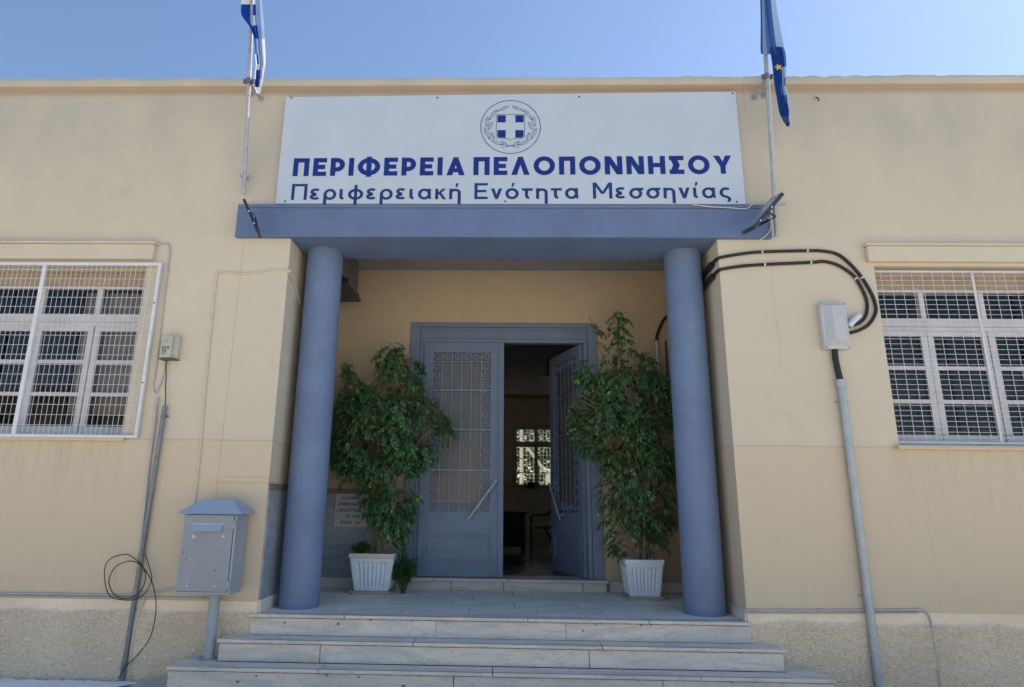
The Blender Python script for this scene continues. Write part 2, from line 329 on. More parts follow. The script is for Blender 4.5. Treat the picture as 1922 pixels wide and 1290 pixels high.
obj('plinth',plinth(-7,XL),ROUGH,B); obj('plinth',plinth(XR,7),ROUGH,B)
# parapet coping with a worn upper edge
def coping():
    mb=MB(); nxx=420; rows=[(.0,5.27),(-.022,5.285),(-.045,5.30),(-.05,5.335),(-.052,ZP-.03),(-.045,ZP),(.25,ZP+.005),(.3,ZP-.02),(.3,5.27)]
    from mathutils import noise as mn
    vs=[]
    for i in range(nxx+1):
        x=-XE+2*XE*i/nxx
        for k,(y,z) in enumerate(rows):
            e=0
            if 4<=k<=6: e=(mn.noise(Vector((x*2.2,k,0)))*.012+mn.noise(Vector((x*9,k,3)))*.009*(1.6 if x>1.5 else .5))
            vs.append((x,y,z+e-.006*math.cos(x*.5)))
    n_=len(rows); fs=[(i*n_+k,(i+1)*n_+k,(i+1)*n_+(k+1)%n_,i*n_+(k+1)%n_) for i in range(nxx) for k in range(n_)]
    mb.add(vs,fs); return mb
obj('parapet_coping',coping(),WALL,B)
# blue beam and columns
mb=MB().box(-2.70,2.68,-.05,.56,ZS,ZT-.04); mb.box(-2.70,2.68,-.055,.10,ZT-.038,ZT)
obj('porch_beam',mb,BEAMB,B,bevel=.006)
for cx in (-1.89,1.91):
    mb=MB().lathe((cx,.394,0),[(.187,0),(.188,.5),(.188,1.5),(.187,2.6),(.186,ZS)],64); obj('column',mb,BLUE,B)
# left pilaster base ledge
mb=MB().box(-2.665,XL,-.010,0,1.135,1.175).box(-2.665,XL+.0,-.004,0,.10,1.12); obj('pilaster_base',mb,WALL,B,bevel=.003)
# marble dado in porch (left)
mb=MB().box(XL,XL+.014,.012,YB,.115,1.065,0,.2).box(XL+.014,DX0,YB-.014,YB,.115,1.065,0,.7); obj('marble_dado',mb,MARBG,B)
mb=MB().box(XL,XL+.02,0,YB,1.067,1.125).box(XL+.02,DX0,YB-.02,YB,1.067,1.125); obj('dado_band',mb,BROWNM,B)
mb=MB().box(XL,XL+.03,0.0,YB,.001,.113,0,.1).box(XL+.03,DX0,YB-.03,YB,.001,.113,0,.5) ; obj('skirting',mb,MARB,B,bevel=.002)
obj('skirting',MB().box(DX1+.06,XR-.02,YB-.03,YB,.001,.113,0,.5).box(XR-.02,XR,.0,YB,.001,.09,0,.8),MARB,B,bevel=.002)
# floor of the porch: tiles
mb=MB(); ty=[.12,.55,.98,1.41,YB-.01]
for j in range(4):
    x=XL-.2*(j%2)+.01
    while x<XR-.01:
        x1=x+.62; a=max(x,XL+.01);b=min(x1,XR-.01)
        if b-a>.05: mb.box(a+.003,b-.003,ty[j]+.003,ty[j+1]-.003,-.03,0,0,random.random())
        x=x1
obj('porch_floor',mb,MARBF,B)
# steps
def slabs(m,x0,x1,y0,y1,z0,z1,joints,gap=.003):
    xs=[x0]+list(joints)+[x1]
    for a,b in zip(xs,xs[1:]): m.box(a+(gap if a!=x0 else 0),b-(gap if b!=x1 else 0),y0,y1,z0,z1,0,random.random())
RS=.172
xa=[(-2.195,2.175),(-2.372,2.356),(-2.681,2.65)]
yj=[[-1.35,.25,1.3],[-.72,.86],[-1.45,-.05,1.6]]; rj=[[-.55,.58],[-1.5,.75],[-.36,1.3]]
for k in range(3):
    z=-RS*k; x0,x1=xa[k]; yf=-.03-.204*k if k else -.035
    mb=MB(); bk=.118 if k==0 else -.03-.204*(k-1)+.03
    if k==0:
        slabs(mb,x0,x1,yf,-.0095,z-.026,z,yj[k]); slabs(mb,XL+.002,XR-.002,-.008,bk,z-.026,z,[-1.35,.25,1.3])
    else:
        slabs(mb,x0,x1,yf,bk-.032,z-.026,z,yj[k])
        if True: mb.box(x0,xa[k-1][0]-.001,bk-.03,-.012,z-.026,z,0,.3).box(xa[k-1][1]+.001,x1,bk-.03,-.012,z-.026,z,0,.6)
    slabs(mb,x0+.012,x1-.012,yf+.018,yf+.045,z-RS,z-.0275,rj[k])
    if k: mb.box(x0+.012,x0+.03,yf+.047,-.012,z-RS,z-.0275,0,.4).box(x1-.03,x1-.012,yf+.047,-.012,z-RS,z-.0275,0,.4)
    o=obj('step',mb,MARB,B,bevel=.0025)
    obj('mortar_line',MB().box(x0+.014,x1-.014,yf+.0165,yf+.0178,z-.036,z-.0265),simple('rusty_mortar',(.34,.24,.17),.9,0,.4,14),o)
    for q in range(9):
        cx_=random.uniform(x0+.3,x1-.3); cz_=z-.03-random.random()*.11 if random.random()<.6 else z-.031; rr_=random.uniform(.004,.016)
        pts=[V(cx_+rr_*(.5+random.random())*math.cos(a_),yf+.0160,cz_+rr_*(.4+.7*random.random())*math.sin(a_)) for a_ in [i_*math.pi/4.5 for i_ in range(9)]]
        obj('chip',MB().prism(pts,(0,.0012,0)),simple('chip_dark',(.16,.14,.13),.9),o)
    mb=MB().box(x0+.34,x1-.34,yf+.014,yf+.022,z+.0002,z+.001); obj('anti_slip_groove',mb,INK,o)
mb=MB().box(XL+.02,XR-.02,.1,YB,-.3,-.031).box(-2.1,2.1,-.012,.1,-.3,-.031); obj('porch_slab',mb,CONC,B)
# threshold
mb=MB(); slabs(mb,-1.22,1.24,YB-.13,YB+.32,FRZ-.028,FRZ+.004,[-.75,.1]); slabs(mb,-1.20,1.22,YB-.105,YB-.07,.002,FRZ-.029,[-.55,.05,.95]); 
obj('threshold',mb,marble('marble_threshold',(.58,.52,.44),(.40,.36,.33),1.2,.6,.5,.5),B,bevel=.003)
mb=MB().box(-1.2,1.22,YB-.068,YB+.3,.0,FRZ-.03); obj('threshold_core',mb,CONC,B)
# ------------------------------------------------------------------ windows of the facade
def window(x0,x1,centres,right):
    z0,z1=WZ
    mb=MB().box(x0,x1,WY-.02,WY+.1,3.135,z1-.002); obj('shutter_box',mb,simple('shutter_box_paint',(.40,.33,.24),.7),B,bevel=.004)
    f=MB(); y0,y1=WY-.01,WY+.05
    f.box(x0,x1,y0,y1,3.105,3.133); f.box(x0,x1,y0,y1,2.745,2.83); f.box(x0,x1,y0+.012,y1,2.70,2.744)
    f.box(x0,x0+.05,y0,y1,1.60,3.104); f.box(x1-.05,x1,y0,y1,1.60,3.104)
    f.box(x0,x1,y0-.02,y1,1.555,1.60)
    edges=[x0+.05]+centres+[x1-.05]
    for c in centres: f.box(c-.025,c+.025,y0+.004,y1-.002,2.831,3.104)
    w_=obj('window',f,WFRAME,B,bevel=.003)
    for i in range(len(edges)-1):
        a=edges[i]+(.062 if i else 0); b=edges[i+1]-(.062 if i<len(edges)-2 else 0)
        s=MB(); a2,b2=edges[i]+(.004 if i else 0),edges[i+1]-(.004 if i<len(edges)-2 else 0); yy=y0+.006*(i%2)
        s.box(a2,b2,yy,yy+.035,2.645,2.698); s.box(a2,b2,yy,yy+.035,1.602,1.664)
        if i: s.box(a2,a2+.058,yy,yy+.035,1.665,2.644)
        if i<len(edges)-2: s.box(b2-.058,b2,yy,yy+.035,1.665,2.644)
        aa=a2+(.058 if i else 0); bb=b2-(.058 if i<len(edges)-2 else 0)
        s.box(aa,bb,yy+.006,yy+.03,2.303,2.343).box(aa,bb,yy+.006,yy+.03,1.968,2.008)
        obj('sash',s,WFRAME,w_,bevel=.0025)
    p=MB().add([(x0+.05,WY+.02,1.62),(x1-.05,WY+.02,1.62),(x1-.05,WY+.02,2.70),(x0+.05,WY+.02,2.70)],[(0,1,2,3)]).add([(x0+.05,WY+.027,2.83),(x1-.05,WY+.027,2.83),(x1-.05,WY+.027,3.104),(x0+.05,WY+.027,3.104)],[(0,1,2,3)]); obj('pane',p,GLASS,w_)
    l=MB().box(x0-.07,x1+.07,-.055,0,3.315,3.475).box(x0-.09,x1+.09,-.075,0,3.477,3.50); obj('lintel',l,WALL,B,bevel=.008)
    s=MB().box(x0-.04,x1+.04,-.05,WY-.03,WZ[0]-.035,WZ[0]+.0015); obj('window_sill',s,WALL,B,bevel=.006)
window(WL[0],WL[1],[-5.41,-4.806,-4.199],False)
window(WR[0],WR[1],[4.255,4.85,5.455],True)
# window curtains; the tan one is added to imitate a reflection in the panes
def curtain(x0,x1,z0,z1,y,c,label):
    mb=MB(); nn=int((x1-x0)/.012); vs=[]
    for z in (z0,z1):
        for i in range(nn+1): x=x0+(x1-x0)*i/nn; vs.append((x,y+.018*math.sin(x*55)+.008*math.sin(x*131),z))
    mb.add(vs,[(i,i+1,i+nn+2,i+nn+1) for i in range(nn)],smooth=True); o=obj('curtain',mb,c,loc=((x0+x1)/2,y,z0),label=label,cat='curtain',group='curtains behind the windows'); return o
curtain(-4.42,-3.62,1.80,3.1,.40,simple('reflection_cloth',(.62,.50,.38),.9,0,.12,3),'tan folded cloth added behind the left window, standing in for a beige reflection')
curtain(3.72,3.86,1.6,3.1,.42,simple('curtain_cloth_grey',(.28,.27,.27),.9),'narrow grey curtain hanging behind the inner edge of the right window')
# ------------------------------------------------------------------ window grilles
gr=thing('window_grille','white wire grille fixed over the left window, with narrow upright cells','grille',(-4.7,-.03,1.53),'wire grilles over the windows')
mb=MB(); gx0,gx1,gz0,gz1=-6.12,-3.41,1.525,3.275
mb.box(gx0,gx1,-.052,-.022,gz1-.03,gz1).box(gx0,gx1,-.052,-.022,gz0,gz0+.025).box(gx0,gx0+.03,-.052,-.022,gz0+.026,gz1-.031).box(gx1-.03,gx1,-.052,-.022,gz0+.026,gz1-.031)
for x in (-4.595,-5.4): mb.box(x-.020,x+.020,-.054,-.045,gz0+.026,gz1-.031)
obj('frame',mb,WHITEM,gr,bevel=.002)
mb=MB(); x=gx1-.055; 
while x>gx0+.03: mb.tube([(x,-.038,gz0+.02),(x,-.038,gz1-.02)],.0024,5); x-=.0503
z=gz1-.075
while z>gz0+.03: mb.tube([(gx0+.02,-.0425,z),(gx1-.01,-.0425,z)],.0026,5); z-=.0975
obj('wire_mesh',mb,WHITEM,gr)
for z in (2.85,2.05): obj('bolt',MB().tube([(gx1-.015,-.052,z),(gx1-.015,-.058,z)],.007,8),INK,gr)
gr=thing('window_grille','white wire grille set inside the right window opening, with wide flat cells','grille',(4.86,.03,1.56),'wire grilles over the windows')
mb=MB(); gx0,gx1,gz0,gz1=3.664,6.05,1.556,3.25
mb.box(gx0,gx1,.03,.05,gz1-.02,gz1).box(gx0,gx1,.03,.05,gz0,gz0+.02).box(gx0,gx0+.008,.03,.05,gz0+.021,gz1-.021).box(gx1-.008,gx1,.03,.05,gz0+.021,gz1-.021)
for x in (4.615,5.4): mb.box(x-.012,x+.012,.026,.034,gz0+.021,gz1-.021)
obj('frame',mb,WFRAME,gr,bevel=.001)
mb=MB(); x=gx0+.075
while x<gx1-.02: mb.tube([(x,.04,gz0+.01),(x,.04,gz1-.01)],.0024,5); x+=.0995
z=gz1-.05
while z>gz0+.03: mb.tube([(gx0+.004,.0445,z),(gx1-.004,.0445,z)],.0024,5); z-=.0495
obj('wire_mesh',mb,WHITEM,gr)
# ------------------------------------------------------------------ entrance door
J0,J1,JT=-.968,1.036,2.95
mb=MB(); yf=YB-.02
mb.box(DX0,J0-.055,yf,YB+.12,FRZ+.005,DZ).box(J1+.055,DX1,yf,YB+.12,FRZ+.005,DZ).box(J0-.055,J1+.055,yf,YB+.12,JT+.20,DZ)
mb.box(J0-.053,J0,yf+.03,YB+.12,FRZ+.005,JT).box(J1,J1+.053,yf+.03,YB+.12,FRZ+.005,JT)
mb.box(J0-.053,J1+.053,yf+.018,YB+.1,JT+.002,JT+.198)
mb.box(J0-.053,J1+.053,yf+.006,yf+.017,JT+.04,JT+.052).box(J0-.053,J1+.053,yf+.006,yf+.017,JT+.150,JT+.162)
fr=obj('door_frame',mb,DOORB,B,bevel=.004)
def spiral(m,c,r,ax,az,turns=1.9,flip=1,th=.0065,start=0.):
    pts=[]
    for i in range(27):
        t=i/26; a=start+flip*t*turns*2*math.pi; rr=r*(1-.82*t)
        pts.append(c+ax*(rr*math.cos(a))+az*(rr*math.sin(a)))
    m.tube(pts,th,4,cap=False)
def leaf(origin,ax,name_label,mirror):
    # origin hinge-side/low-left corner, ax unit vector along width; az up ; nrm outward (towards street)
    az=V(0,0,1); nr=ax.cross(az); 
    if nr.y>0 and abs(nr.y)>.2: nr=-nr
    Wd=1.006 if not mirror else .98; Ht=JT-(FRZ+.015)
    def P(u,v,d=0): return origin+ax*u+az*v+nr*d
    def bx(m,u0,u1,v0,v1,d0,d1): m.prism([P(u0,v0,d0),P(u1,v0,d0),P(u1,v1,d0),P(u0,v1,d0)],nr*(d1-d0))
    gu0,gu1,gv0,gv1=.112,.848,.73,2.68
    m=MB(); T=.045
    bx(m,0,gu0,0,Ht,0,T); bx(m,gu1,Wd,0,Ht,0,T); bx(m,gu0,gu1,0,gv0,0,T); bx(m,gu0,gu1,gv1,Ht,0,T)
    # moulding of lower panel
    pu0,pu1,pv0,pv1=.075,.875,.14,.475
    for (a,b,c,d) in ((pu0,pu1,pv1-.014,pv1),(pu0,pu1,pv0,pv0+.014),(pu0,pu0+.014,pv0+.0145,pv1-.0145),(pu1-.014,pu1,pv0+.0145,pv1-.0145),(pu0+.04,pu1-.04,pv1-.044,pv1-.038),(pu0+.04,pu1-.04,pv0+.038,pv0+.044),(pu0+.04,pu0+.046,pv0+.0445,pv1-.0445),(pu1-.046,pu1-.04,pv0+.0445,pv1-.0445)): bx(m,a,b,c,d,T,T+.007)
    if not mirror: bx(m,Wd-.075,Wd-.06,0,Ht,T,T+.012); 
    d=obj('door',m,DOORB,B,bevel=.002); d['label']=name_label
    m=MB(); bx(m,gu0,gu1,gv0,gv1,.002,.006); obj('pane',m,FROST,d)
    IR=DOORB if mirror else IRON  # shade on the right leaf painted in: its grille takes the darker door colour
    m=MB(); cu=(gu1-gu0)/6; rv=(gv1-gv0)/16
    def bar(u0,v0,u1,v1,wd=.008): m.bar(P(u0,v0,T-.008),P(u1,v1,T-.008),wd,.006,nr)
    for i in range(7):
        if i in (0,6): bar(gu0+i*cu,gv0,gu0+i*cu,gv1,.01)
        else: bar(gu0+i*cu,gv0+(0 if i in(1,5) else 0),gu0+i*cu,gv1)
    for v in (gv0,gv0+rv,gv1-rv,gv1): m.bar(P(gu0,v,T-.015),P(gu1,v,T-.015),.008,.006,nr)
    for k in (4,8,12): m.bar(P(gu0,gv0+k*rv,T-.001),P(gu1,gv0+k*rv,T-.001),.013,.008,nr)
    for i in range(6):
        for k in (0,15): spiral(m,P(gu0+(i+.5)*cu,gv0+(k+.5)*rv,T-.010),cu*.43,ax,az,flip=1 if i%2 else -1,start=random.choice((0,3.14)))
    for k in range(1,15):
        for i in (0,5): spiral(m,P(gu0+(i+.5)*cu,gv0+(k+.5)*rv,T-.010),cu*.43,ax,az,flip=1 if k%2 else -1,start=1.57 if k%2 else -1.57)
    obj('door_grille',m,IR,d)
    m=MB(); a,b=(P(.59,.64,T+.06),P(.925,1.10,T+.06)) if not mirror else (P(.55,.64,T+.06),P(.90,1.10,T+.06))
    m.bar(a,b,.028,.02,nr)
    for t in (.12,.88):
        c=a.lerp(b,t); m.tube([c,c-nr*.06],.009,8)
    obj('handle',m,IRON,d,bevel=.002)
leaf(V(J0+.002,YB+.03,FRZ+.012),V(1,0,0),'closed left leaf of the blue double door',False)
# right leaf swung inward ; hinge on right jamb
hp=V(J1-.004,YB+.05,FRZ+.012); fp=V(.712,2.86,FRZ+.012); axr=(fp-hp).normalized()
nrr=axr.cross(V(0,0,1))
leaf(hp,axr,'right leaf of the blue double door swung inward',True)
# ------------------------------------------------------------------ hall interior: rear window, desk, chair
x0,x1,z0,z1=BW; mb=MB(); ya=HB-.04
mb.box(x0-.02,x0+.10,ya,ya+.1,z0,z1).box(x1-.10,x1+.02,ya,ya+.1,z0,z1).box(x0+.1,x1-.1,ya,ya+.1,z1-.14,z1).box(x0+.1,x1-.1,ya,ya+.1,2.53,2.68).box(x0+.1,x1-.1,ya,ya+.1,z0,z0+.08).box(.954,1.043,ya+.002,ya+.098,z0+.08,2.53).box(.954,1.043,ya+.002,ya+.098,2.68,z1-.14)
for z in (1.82,2.2): mb.box(x0+.1,.954,ya+.03,ya+.06,z,z+.022).box(1.043,x1-.1,ya+.03,ya+.06,z,z+.022)
for xa_,xb_ in ((-2.2,-.75),(1.85,2.8)):  # frames of the two added, unseen light openings
    m2=MB(); m2.box(xa_,xa_+.08,ya,ya+.1,z0,z1).box(xb_-.08,xb_,ya,ya+.1,z0,z1).box(xa_+.08,xb_-.08,ya,ya+.1,z1-.1,z1).box(xa_+.08,xb_-.08,ya,ya+.1,z0,z0+.08).box((xa_+xb_)/2-.04,(xa_+xb_)/2+.04,ya,ya+.1,z0+.08,z1-.1); obj('rear_window',m2,WFRAME,B)
rw=obj('rear_window',mb,simple('rear_window_paint',(.60,.56,.48),.6),B)
mb=MB().box(x0+.1,x1-.1,ya+.07,ya+.074,z0+.08,z1-.14); obj('pane',mb,GLASSB,rw)
mb=MB(); x=x0+.1
while x<x1-.05: mb.tube([(x,HB+.32,z0),(x,HB+.32,z1)],.009,5); x+=.095
z=z0+.06
while z<z1: mb.tube([(x0,HB+.315,z),(x1,HB+.315,z)],.008,5); z+=.105
obj('bars',mb,simple('cream_bars',(.8,.76,.62),.5),rw)
dk=thing('desk','dark wooden desk standing inside the hall behind the open door leaf','desk',(-.1,6.4,FRZ))
WOOD=simple('dark_wood',(.010,.009,.010),.6,0,.3,6,spec=.2)
mb=MB().box(-.9,.50,6.0,6.8,.80,.84); obj('desk_top',mb,WOOD,dk,bevel=.004)
mb=MB().box(-.86,.46,6.05,6.07,FRZ+.1,.799); obj('modesty_panel',mb,WOOD,dk)
for x in (-.87,.40): obj('pedestal',MB().box(x,x+.06,6.08,6.75,FRZ,.799),WOOD,dk)
ch=thing('chair','dark armchair with metal legs beside the desk in the hall','chair',(.82,6.7,FRZ))
CM=simple('chair_metal',(.05,.05,.055),.35,.5)
mb=MB().box(.56,1.04,6.45,6.92,.53,.59); obj('seat',mb,BLACKP,ch,bevel=.015)
mb=MB().prism([(.98,6.45,.60),(1.03,6.45,.60),(1.13,6.45,1.0),(1.08,6.45,1.0)],(0,.47,0)); obj('backrest',mb,BLACKP,ch,bevel=.012)
for y in (6.46,6.9):
    obj('leg',MB().tube([(.60,y,FRZ),(.60,y,.74)],.013,8),CM,ch); obj('leg',MB().tube([(1.08,y,FRZ),(.86,y,.55)],.013,8),CM,ch)
    obj('armrest',MB().tube([(.60,y,.74),(.64,y,.77),(.9,y,.78),(1.09,y,.93)],.016,8),BLACKP,ch)
lp=thing('pendant_lamp','dark pendant lamp hanging from the hall ceiling','lamp',(.70,7,3.0))
p1=on(1029,660,7); p2=on(1028,706,7)
obj('rod',MB().tube([(p2.x,7,CEIL),(p2.x,7,p2.z)],.012,6),BLACKP,lp); obj('shade',MB().lathe((p2.x-.05,7,p2.z-.02),[(.12,0),(.10,.03),(.02,.05)],16),BLACKP,lp)
# pot plant on rear sill
def leaf_quad(m,p,d,up,L,Wd,tone,fold=.25,mi=0):
    d=d.normalized(); s=d.cross(up); s=s.normalized() if s.length>1e-4 else d.orthogonal().normalized(); n_=s.cross(d)
    a=p; b=p+d*(L*.38); c=p+d*(L*.78); e=p+d*L-n_*(L*.06)
    vs=[a,b+s*(Wd*.5)+n_*(Wd*fold),c+s*(Wd*.30)+n_*(Wd*fold*.5),e,c-s*(Wd*.30)+n_*(Wd*fold*.5),b-s*(Wd*.5)+n_*(Wd*fold),b,c]
    m.add(vs,[(0,6,1),(1,6,7,2),(2,7,3),(0,5,6),(5,4,7,6),(4,3,7)],mi,tone)
pp=thing('sill_plant','small dark trailing pot plant on the sill of the hall window','plant',(.80,HB-.12,1.43))
obj('pot',MB().lathe((.86,HB-.14,1.40),[(.09,0),(.13,.16),(.14,.17)],16),BLACKP,pp)
mb=MB()
for i in range(120):
    a=random.random()*6.28; p=V(.84+random.gauss(0,.16),HB-.14+random.gauss(0,.04),1.55+random.gauss(0,.07)-abs(random.gauss(0,.05))); leaf_quad(mb,p,V(math.cos(a),math.sin(a)*.3,-.6),V(0,0,1),.07,.03,random.random())
obj('foliage',mb,LEAF,pp)
# garden behind rear window
sw=thing('garden_stair','white outdoor stair parapet seen through the hall window','staircase',(1.2,15.5,GZ))
WS=simple('white_render',(.78,.76,.70),.8)
a=on(984,824,15.5); b=on(1030,890,15.5)
obj('stair_wall',MB().prism([(a.x-.05,15.5,a.z),(b.x,15.5,b.z),(b.x,15.5,b.z-.10),(a.x-.05,15.5,a.z-.16)],(0,.2,0)),WS,sw)
obj('post',MB().box(a.x-.16,a.x-.055,15.45,15.60,GZ,a.z+.45),WS,sw); obj('post',MB().box(b.x-.10,b.x+.10,15.45,15.72,GZ,b.z),WS,sw)
mb=MB()
for i in range(26000):
    p=V(random.uniform(-3,6),random.uniform(17.5,19.8),random.uniform(GZ,7)); a=random.random()*6.28
    if math.sin(p.x*2.1)+math.sin(p.z*1.9+p.x)+random.gauss(0,.7)<-1.9: continue
    leaf_quad(mb,p,V(math.cos(a),math.sin(a),random.uniform(-.8,.3)),V(0,0,1),.22,.16,random.random())
obj('hedge',mb,leaf_mat('hedge_leaf',(.03,.07,.02),(.09,.17,.04),(.2,.28,.08),.3),loc=(1.5,18.5,GZ),label='leafy green garden hedge seen through the hall window',cat='hedge')
# ------------------------------------------------------------------ opposite house (mirrored in the panes, bounces light)
oh=thing('street_house','plain ochre two storey house across the street, facing the office','house',(-12,-30,GZ))
OW=simple('ochre_render',(.52,.42,.29),.85,0,.12,.7)
obj('wall',MB().box(-30,-6,-36,-24,GZ,GZ+6.4),OW,oh); obj('roof',MB().box(-30.4,-5.6,-36.4,-23.6,GZ+6.4,GZ+6.7),simple('red_roof',(.28,.11,.07),.8),oh)
for fl in (0,1):
    for i in range(6):
        x=-28.4+i*3.9; obj('window',MB().box(x,x+1.2,-24.02,-23.96,GZ+1.0+fl*3.1,GZ+2.5+fl*3.1),simple('shutter_brown',(.10,.06,.04),.6),oh)
# ------------------------------------------------------------------ sign
SG=thing('name_sign','large white sign with round emblem and two lines of blue lettering above the beam','sign',(.07,-.03,3.92))
SY=-.062
c1,c2,c3,c4=on(535,182,SY),on(1383,172,SY),on(1397,382,SY),on(522,387,SY); c4.z=c3.z=3.918; c4.x=(c4.x+c1.x)/2-.01; c1.x=c4.x; c3.x=(c3.x+c2.x)/2; c2.x=c3.x
obj('panel',MB().prism([c1,c2,c3,c4],(0,.03,0)),SIGNW,SG,bevel=.002)
for x,y in ((547,184),(821,184),(1087,182),(1375,176),(535,383),(948,382),(1383,381)):
    p=on(x,y,SY); p.z=min(max(p.z,3.94),5.19); obj('screw',MB().tube([p+V(0,.002,0),p-V(0,.006,0)],.009,10),INK,SG)
# stroke lettering ------------------------------------------------
class Glyphs:
    def __init__(s,mb,ox,oz,sx,sz,w,y0,tilt=0.,d=.0015): s.mb=mb;s.ox=ox;s.oz=oz;s.sx=sx;s.sz=sz;s.w=w;s.y0=y0;s.k=0;s.tilt=tilt;s.d=d
    def T(s,u,v):
        return V(s.ox+u*s.sx, s.y0, s.oz+v*s.sz+u*s.sx*s.tilt)
    def poly(s,pts):
        s.k=(s.k+1)%9; th=s.d+.00012*s.k
        A=sum(pts[i][0]*pts[(i+1)%len(pts)][1]-pts[(i+1)%len(pts)][0]*pts[i][1] for i in range(len(pts)))
        if A<0: pts=pts[::-1]
        s.mb.prism([s.T(*p)-V(0,th,0) for p in pts],(0,th-.0003,0))
    def line(s,pts,w=None,closed=False):
        w=w or s.w; n=len(pts); L=[];R=[]
        for i in range(n):
            if closed: a,b,c=pts[i-1],pts[i],pts[(i+1)%n]
            else: a,b,c=pts[max(i-1,0)],pts[i],pts[min(i+1,n-1)]
            d1=Vector((b[0]-a[0],b[1]-a[1])); d2=Vector((c[0]-b[0],c[1]-b[1]))
            if d1.length<1e-6:d1=d2
            if d2.length<1e-6:d2=d1
            d1.normalize();d2.normalize(); n1=Vector((-d1.y,d1.x));n2=Vector((-d2.y,d2.x)); m=(n1+n2)
            m=m.normalized() if m.length>1e-4 else n1; k=min(1/max(m.dot(n1),.3),1.6)*w/2
            L.append((b[0]+m.x*k,b[1]+m.y*k)); R.append((b[0]-m.x*k,b[1]-m.y*k))
        s.k=(s.k+1)%9; th=s.d+.00012*s.k
        vs=[s.T(*p)-V(0,th,0) for p in L]+[s.T(*p)-V(0,th,0) for p in R]
        fs=[(i,i+n,(i+1)%n+n,(i+1)%n) for i in range(n if closed else n-1)]
        s.mb.add(vs,fs)
def arc(cx,cy,rx,ry,a0,a1,n=14): return [(cx+rx*math.cos(R_(a0+(a1-a0)*i/n)),cy+ry*math.sin(R_(a0+(a1-a0)*i/n))) for i in range(n+1)]
def ring(cx,cy,rx,ry,n=32): return [(cx+rx*math.cos(2*math.pi*i/n),cy+ry*math.sin(2*math.pi*i/n)) for i in range(n)]
